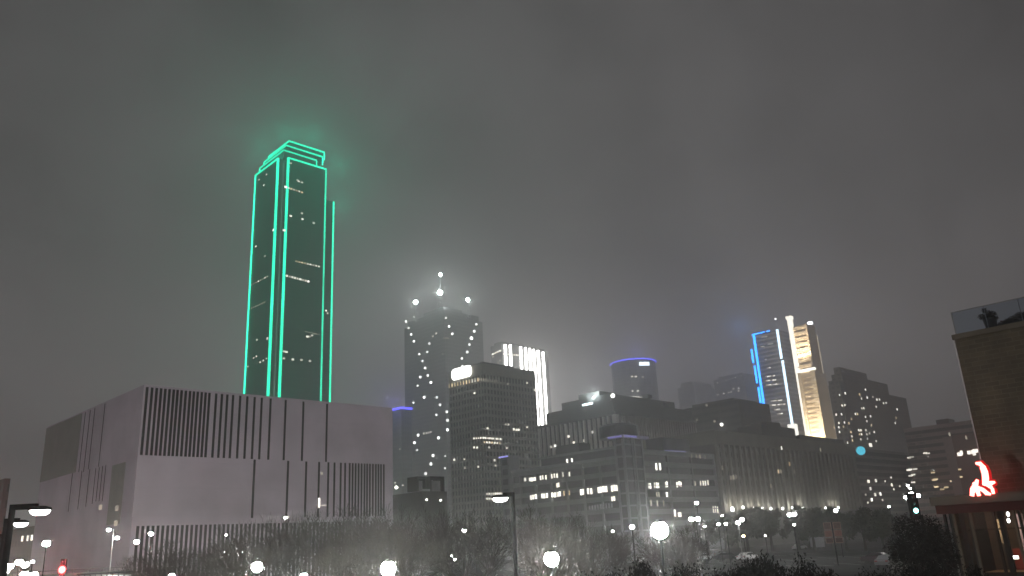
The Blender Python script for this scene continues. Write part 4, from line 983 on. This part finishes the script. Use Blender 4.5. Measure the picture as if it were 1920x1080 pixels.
# small distant lamps
def post(px, py, Y, heads, lb, st=40, rad=.3, z0=0.0, col=(1, 1, .96), pm=None, grp='small distant street lamps'):
    rad *= .78; st *= 1.6
    P = atY(px, py, Y); t = thing('street_lamp', lb, 'street lamp', (P.x, Y, z0), 0, grp); h = P.z-z0
    MB().lathe([(.12, 0), (.07, .4), (.05, h+.1)], 8).build('pole', pm or polem, t)
    for (dx, dz) in heads:
        if dx: MB().tube([(0, 0, h+.1), (dx, 0, h+dz+.15)], .04, 5).build('arm', polem, t)
        hd = MB().box(dx-rad*1.1, dx+rad*1.1, -rad, rad, h+dz+rad*.6, h+dz+rad*.8).build('lamp_head', polem, t)
        MB().ball((dx, 0, h+dz), rad, 10, 8, .8).build('lens', emis('lamp lens %d' % st, col, st, True), hd)
    return t
post(213, 993, 106, ((-.62, 0), (.55, -1.05)), 'twin-headed grey lamp at the corner of the museum', 240, .3, pm=poleg)
post(283, 1001, 108, ((0, 0),), 'lamp before the lower slots near the museum corner, higher of a pair', 260, .34)
post(256, 1016, 104, ((0, 0),), 'lamp before the lower slots near the museum corner, lower of a pair', 260, .36)
post(425, 1035, 100, ((-.5, 0), (.3, .1)), 'wide low lamp shining through the bare branches before the museum', 200, .3)
post(457, 1034, 104, ((0, 0),), 'small lamp right of the wide low lamp before the museum', 160, .22)
post(424, 1003, 106, ((0, 0),), 'small dim lamp above the wide low lamp before the museum', 40, .16)
post(535, 971, 112, ((0, 0),), 'small lamp at the foot of the sparse museum slots', 170, .2)
post(87, 1019, 88, ((0, 0),), 'bright lamp low on the left street beyond the arm lamps', 260, .46)
post(36, 1054, 74, ((0, 0), (-.8, -.3), (.55, -.25)), 'cluster of glaring warm lamps at the bottom left corner', 130, .40, col=(1, .86, .70))
post(61, 1053, 80, ((0, 0), (-.45, -.2)), 'small paired lamp right of the warm cluster at the bottom left', 60, .2)
post(9, 1070, 60, ((0, 0),), 'pale lamp at the very bottom left corner', 40, .38)
post(57, 1076, 72, ((-.5, 0), (.3, -.1)), 'wide pale lamp at the bottom edge right of the corner cluster', 40, .42)
post(870, 995, 78, ((0, 0),), 'oval lamp in the bare trees before the gridded office block', 80, .27)
post(847, 1042, 70, ((0, 0), (.25, -.3)), 'small lamp low in the bare trees right of the large glaring globe', 30, .11)
post(1185, 988, 70, ((0, 0),), 'round lamp with post just left of the brightest globe lamp', 60, .26)
post(1149, 996, 90, ((0, 0),), 'tiny lamp in the twigs left of the purple entrance foot', 50, .14)
post(1305, 973, 120, ((.25, 0), (-.65, .0)), 'twin lamp right of the brightest globe lamp', 90, .45)
post(1306, 943, 150, ((0, 0),), 'high single lamp against the right wing of the banded offices', 60, .42)
post(1321, 987, 130, ((0, 0),), 'small lamp below and right of the twin lamp by the offices', 50, .22)
post(1347, 983, 130, ((0, 0),), 'left one of two equal small lamps at the right end of the offices', 50, .3)
post(1361, 982, 130, ((0, 0),), 'right one of two equal small lamps at the right end of the offices', 50, .3)
post(1384, 980, 125, ((0, 0), (.6, .4)), 'bright lamp with lit grey post right of the two equal lamps', 80, .42, pm=poleg)
post(1354, 967, 190, ((0, 0),), 'tiny lamp at the foot of the columned building', 40, .25)
post(1485, 965, 150, ((-.45, 0), (.4, .05)), 'wide twin lamp above the middle of the parking lot', 90, .46)
post(1489, 984, 150, ((0, 0),), 'small lamp hanging below the wide twin lamp', 50, .26)
post(1394, 1005, 160, ((0, 0),), 'orange lamp over the parking lot', 22, .34, col=(1, .55, .3))
post(1435, 1004, 150, ((0, 0),), 'tiny white lamp over the parking lot right of the orange one', 40, .18)
post(1567, 957, 150, ((0, 0),), 'single lamp above the two-panel sign', 70, .42)
post(1667, 950, 120, ((0, 0),), 'tiny lamp left of the traffic signal beside the black tree', 40, .17)
post(1709, 926, 110, ((0, 0), (-.75, -.4), (.8, -.25)), 'bright lamp cluster above the green traffic signal', 60, .38)
post(1702, 910, 135, ((0, 0), (.3, -.5)), 'lamp on a curved arm above the bright cluster', 20, .25)
# traffic signals
def signal(px, py, Y, col, lb, st, z0=0.0, sz=.3):
    P = atY(px, py, Y); t = thing('traffic_signal', lb, 'traffic light', (P.x, Y, z0), 0, 'traffic signals'); h = P.z-z0
    MB().lathe([(.1, 0), (.07, .4), (.06, h+.9)], 8).build('pole', polem, t)
    hs = MB().box(-.25, .25, -.42, -.1, h-.5, h+1.0).build('housing', polem, t)
    for i, dz in enumerate((0, .45, .8)):
        MB().lathe([(sz if i == 0 else .13, 0), (.02, .12)], 12).build('lens', emis('signal %.1f' % col[0], col, st, True) if i == 0 else dark_glass, hs, (0, -.45, h+dz)).rotation_euler = (math.pi/2, 0, 0)
    return t
rs_ = signal(121, 1068, 84, (1, .07, .07), 'red traffic signal glowing at the lower left of the museum', 14, sz=.36)
lamp('POINT', 'signal_glow', (0, -.8, atY(121, 1068, 84).z), (1, .03, .05), 1500, .3, rs_)
signal(1711, 958, 50, (.35, 1, .9), 'green traffic signal beside the top of the black foreground tree', 6, sz=.15)

#@@CARS
# ------------------------------------------------------------------ two-panel sign on a post
P = atY(1570, 1048, 118)
sg = thing('two_panel_sign', 'reddish sign of stacked framed panels on a post beside the parking lot', 'sign', (P.x, 118, 0), math.radians(-8))
sr = mat('faded red sign face', (.20, .085, .065), .6, .3, 2); sf = mat('sign frame', (.30, .2, .16), .6)
zt_ = atY(1565, 979, 118).z; zb_ = atY(1568, 1018, 118).z
MB().tube([(0, 0, 0), (0, 0, zt_+.05)], .09, 8).build('post', polem, sg)
w2 = 1.15
for sx in (-1, 1):
    x0, x1 = (-w2, -.12) if sx < 0 else (.12, w2)
    hh = (zt_-zb_)
    for z0, z1, m_ in ((zb_+hh*.66, zt_, mat('sign face brown', (.12, .075, .06), .7, .3, 2)), (zb_+hh*.30, zb_+hh*.62, sr), (zb_, zb_+hh*.26, mat('sign face dark', (.07, .03, .025), .7))):
        pn = MB().box(x0, x1, -.06, .06, z0, z1).build('panel', m_, sg)
        o = MB(); o.box(x0, x1, -.1, -.062, z1-.07, z1); o.box(x0, x1, -.1, -.062, z0, z0+.07); o.box(x0, x0+.07, -.1, -.062, z0+.07, z1-.07); o.box(x1-.07, x1, -.1, -.062, z0+.07, z1-.07); o.build('frame', sf, pn)
# ------------------------------------------------------------------ parked cars
def car_meshes():
    prof = [(-2.2,.35),(-2.25,.75),(-2.1,.95),(-1.55,1.0),(-.95,1.42),(.55,1.45),(1.25,1.0),(2.05,.88),(2.25,.7),(2.2,.35)]
    def loft(pr, hw, taper):
        v = []; n = len(pr); 
        for sy in (-1, 1):
            for x, z in pr: v.append((x, sy*hw*(1-(taper*max(0, z-.9))), z))
        f = [tuple(range(n)), tuple(range(2*n-1, n-1, -1))]+[(i, n+i, n+(i+1) % n, (i+1) % n) for i in range(n)]
        me = bpy.data.meshes.new('body'); me.from_pydata(v, [], f); return me
    body = loft(prof, .88, .28); gls = loft([(-1.42,1.02),(-.92,1.36),(.5,1.39),(1.1,1.03)], .895, .28)
    wh = MB(); wh.lathe([(.2, -.1), (.32, -.1), (.32, .1), (.2, .1)], 14)
    hl = MB().box(2.16, 2.27, -.16, .16, -.07, .07)
    return body, gls, wh.mesh('wheel'), hl.mesh('headlight')
CB, CG, CW, CH = car_meshes()
tyre = mat('tyre', (.02, .02, .02), .9); hlm = emis('headlight', (1, .95, .85), 25, True); hlo = mat('headlight off', (.5, .5, .5), .2); tlm = mat('tail lamp red', (.3, .02, .02), .3)
def car(loc, rz, paint, lb, group, on=False):
    t = thing('parked_car' if not on else 'car', lb, 'car', loc, rz, group)
    link('body', CB.copy(), paint, t); link('window', CG, dark_glass, t)
    for x in (-1.35, 1.35):
        for y in (-.82, .82): q = link('wheel', CW, tyre, t, (x, y, .32)); q.rotation_euler = (math.pi/2, 0, 0)
    hm = CH if not on else shared('hl_on', lambda: CH.copy())
    for y in (-.6, .6): link('headlight', shared(('hl', on), lambda: MB().box(2.16, 2.28, -.17, .17, -.08, .08).mesh('headlight')), hlm if on else hlo, t, (0, y, .68))
    for y in (-.65, .65): link('tail_light', shared('tl', lambda: MB().box(-2.29, -2.2, -.15, .15, -.07, .07).mesh('tail_light')), tlm, t, (0, y, .8))
    return t
paints = {'white': mat('white car paint', (.75, .75, .75), .25, .03, 1), 'silver': mat('silver car paint', (.42, .43, .44), .25, .03, 1, .4), 'dark': mat('dark car paint', (.03, .03, .035), .2, .1, 1), 'blue': mat('blue car paint', (.04, .06, .13), .25, .1, 1)}
cars = [(1300,1034,'white','white parked car right of the brightest lamp, higher of two white ones'),(1316,1047,'white','white parked car right of the brightest lamp, nearest to the shrubs'),(1172,1042,'silver','pale parked car left of the brightest lamp'),(1196,1052,'white','white parked car just above the shrubs left of the brightest lamp'),(1348,1040,'silver','silver parked car under the two equal lamps'),(1364,1046,'dark','dark parked car beside the silver one under the two equal lamps'),(1402,1046,'white','pale parked car above the left side of the tallest shrub mound'),(1258,1030,'dark','dark parked car half hidden in the glare of the brightest lamp'),(1224,1036,'silver','silver parked car directly beneath the brightest lamp'),(1500,1026,'white','white parked car left of the pale van'),(1650,1052,'dark','dark parked car left of the big black tree'),(1668,1058,'silver','silver parked car at the foot of the big black tree'),(1338,1022,'blue','blue-grey car far back in the lot below the lamps')]
for px, py, c_, lb in cars:
    p = atZ(px, py+5, 0)
    car((p.x, p.y, 0), math.radians(random.choice((42, 45, 48, 132, -46))), paints[c_], lb, 'cars parked in the lot')
# pale box van
p = atZ(1532, 1030, 0)
vn = thing('box_van', 'pale box van parked left of the two-panel sign', 'van', (p.x, p.y, 0), math.radians(95))
MB().box(-2.6, 1.2, -1.0, 1.0, .55, 2.9).build('cargo_box', mat('van box', (.42, .42, .44), .5, .08, .5), vn)
o = MB(); n0 = [(1.25,.4),(1.25,2.1),(1.75,2.1),(2.3,1.3),(2.75,1.2),(2.8,.4)]
o.v = [(x, -.92, z) for x, z in n0]+[(x, .92, z) for x, z in n0]; k_ = len(n0); o.f = [tuple(range(k_)), tuple(range(2*k_-1, k_-1, -1))]+[(i, k_+i, k_+(i+1) % k_, (i+1) % k_) for i in range(k_)]
o.build('cab', paints['dark'], vn)
for x in (-1.7, 2.0):
    for y in (-.86, .86): q = link('wheel', CW, tyre, vn, (x, y, .34)); q.rotation_euler = (math.pi/2, 0, 0)
# cars on the overpass at the left
car((-80, 115, 3.7), math.radians(-8), paints['dark'], 'oncoming car with lit headlights on the overpass at the lower left', 'cars on the overpass', True)
car((-90, 118.5, 3.7), math.radians(-6), paints['silver'], 'car with lit headlights farther back on the overpass by the left edge', 'cars on the overpass', True)

# ------------------------------------------------------------------ small buildings in the background
dlow = Bldg('dark_low_building', 'dark low flat-roofed building with roof boxes between museum and gridded block', 'building', (792, 921), 185, 736, 838)
dl = mat('dark low wall', (.045, .046, .036), .85, .2, .2)
dlow.box('walls', dl, 0, dlow.wr, 0, dlow.wl, 0, dlow.H); 
for (a, b_, top) in ((784, 802, 893), (808, 835, 893)):
    u0 = dlow.face('R', a, 905)[0]; u1 = dlow.face('R', b_, 905)[0]; z1 = dlow.face('R', (a+b_)/2, top)[1]
    o = MB(); o.box(u0, u1, .3, 4, z1-.5, z1); o.box(u0, u0+.4, .3, 4, dlow.H, z1-.5); o.box(u1-.4, u1, .3, 4, dlow.H, z1-.5); dlow.part('roof_frame', o, dl)
    dlow.box('roof_tank', mat('pale roof tank', (.18, .18, .17), .7), u0+.7, u1-.7, 1.0, 3.5, dlow.H, z1-.9)
dlow.box('roof_rail', mat('pale roof edge', (.3, .3, .28), .7), -.1, dlow.wr*.3, -.1, .0, dlow.H+.01, dlow.H+.5)
for px, py in ((800,937),(826,938)): dot(dlow, 'R', px, py, .22, emis('wall bulb', (1, 1, .9), 6), .3, 'wall_light')
dot(dlow, 'L', 743, 914, .35, emis('wall bulb', (1, 1, .9), 6), .3, 'wall_light')
lb_ = Bldg('left_edge_building', 'reddish building corner cut off by the left edge of the photo', 'building', (9, 897), 190, -90, 20, 45)
lw = facade('reddish facade', (.20, .12, .11), (.08, .06, .055), 3.6, 2.4, .5, .6)
lb_.box('walls', lw, 0, lb_.wr, 0, lb_.wl, 0, lb_.H)
pl = Bldg('pale_low_building', 'pale hazy low building with a few lit windows behind the left arm lamps', 'building', (70, 985), 175, 14, 92)
pl.box('walls', facade('pale low facade', (.26, .25, .23), (.12, .12, .11), 3.4, 2.6, .4, .5), 0, pl.wr, 0, pl.wl, 0, pl.H)
for px, py in ((43,1010),(53,1009),(61,1008)): pl.lit('L', px, py, .8, 1.1, win_white)
# bus shelter at the museum corner
P = atY(198, 1073, 74)
bs = thing('bus_shelter', 'small flat-roofed shelter with bright slatted panels at the foot of the museum corner', 'shelter', (P.x, 74, 0))
zr = P.z
MB().box(-2.1, 2.1, -.8, .8, zr-.12, zr).build('roof', dark_metal, bs)
o = MB()
for i in range(9): o.box(-2.0+i*.49-.04+.04, -2.0+i*.49+.08, -.7, -.62, 0, zr-.13)
o.build('frame', dark_metal, bs); MB().box(-1.95, 1.95, .6, .66, .6, zr-.3).build('back_panel', mat('shelter back panel', (.6, .6, .58), .5), bs)
lamp('POINT', 'shelter_lamp', (0, 0, zr-.5), (1, 1, .95), 260, .2, bs)

# ------------------------------------------------------------------ mist over the city
hb = MB().box(-2500, 2500, -600, 2500, -1.6, 318)
mh, t_n, o_n = _new('mist'); pv = t_n.nodes.new('ShaderNodeVolumePrincipled'); t_n.links.new(pv.outputs[0], o_n.inputs['Volume'])
pv.inputs['Color'].default_value = (.93, .92, .91, 1); pv.inputs['Density'].default_value = .00105; pv.inputs['Anisotropy'].default_value = .78
hz_o = hb.build('haze', mh); hz_o['kind'] = 'stuff'
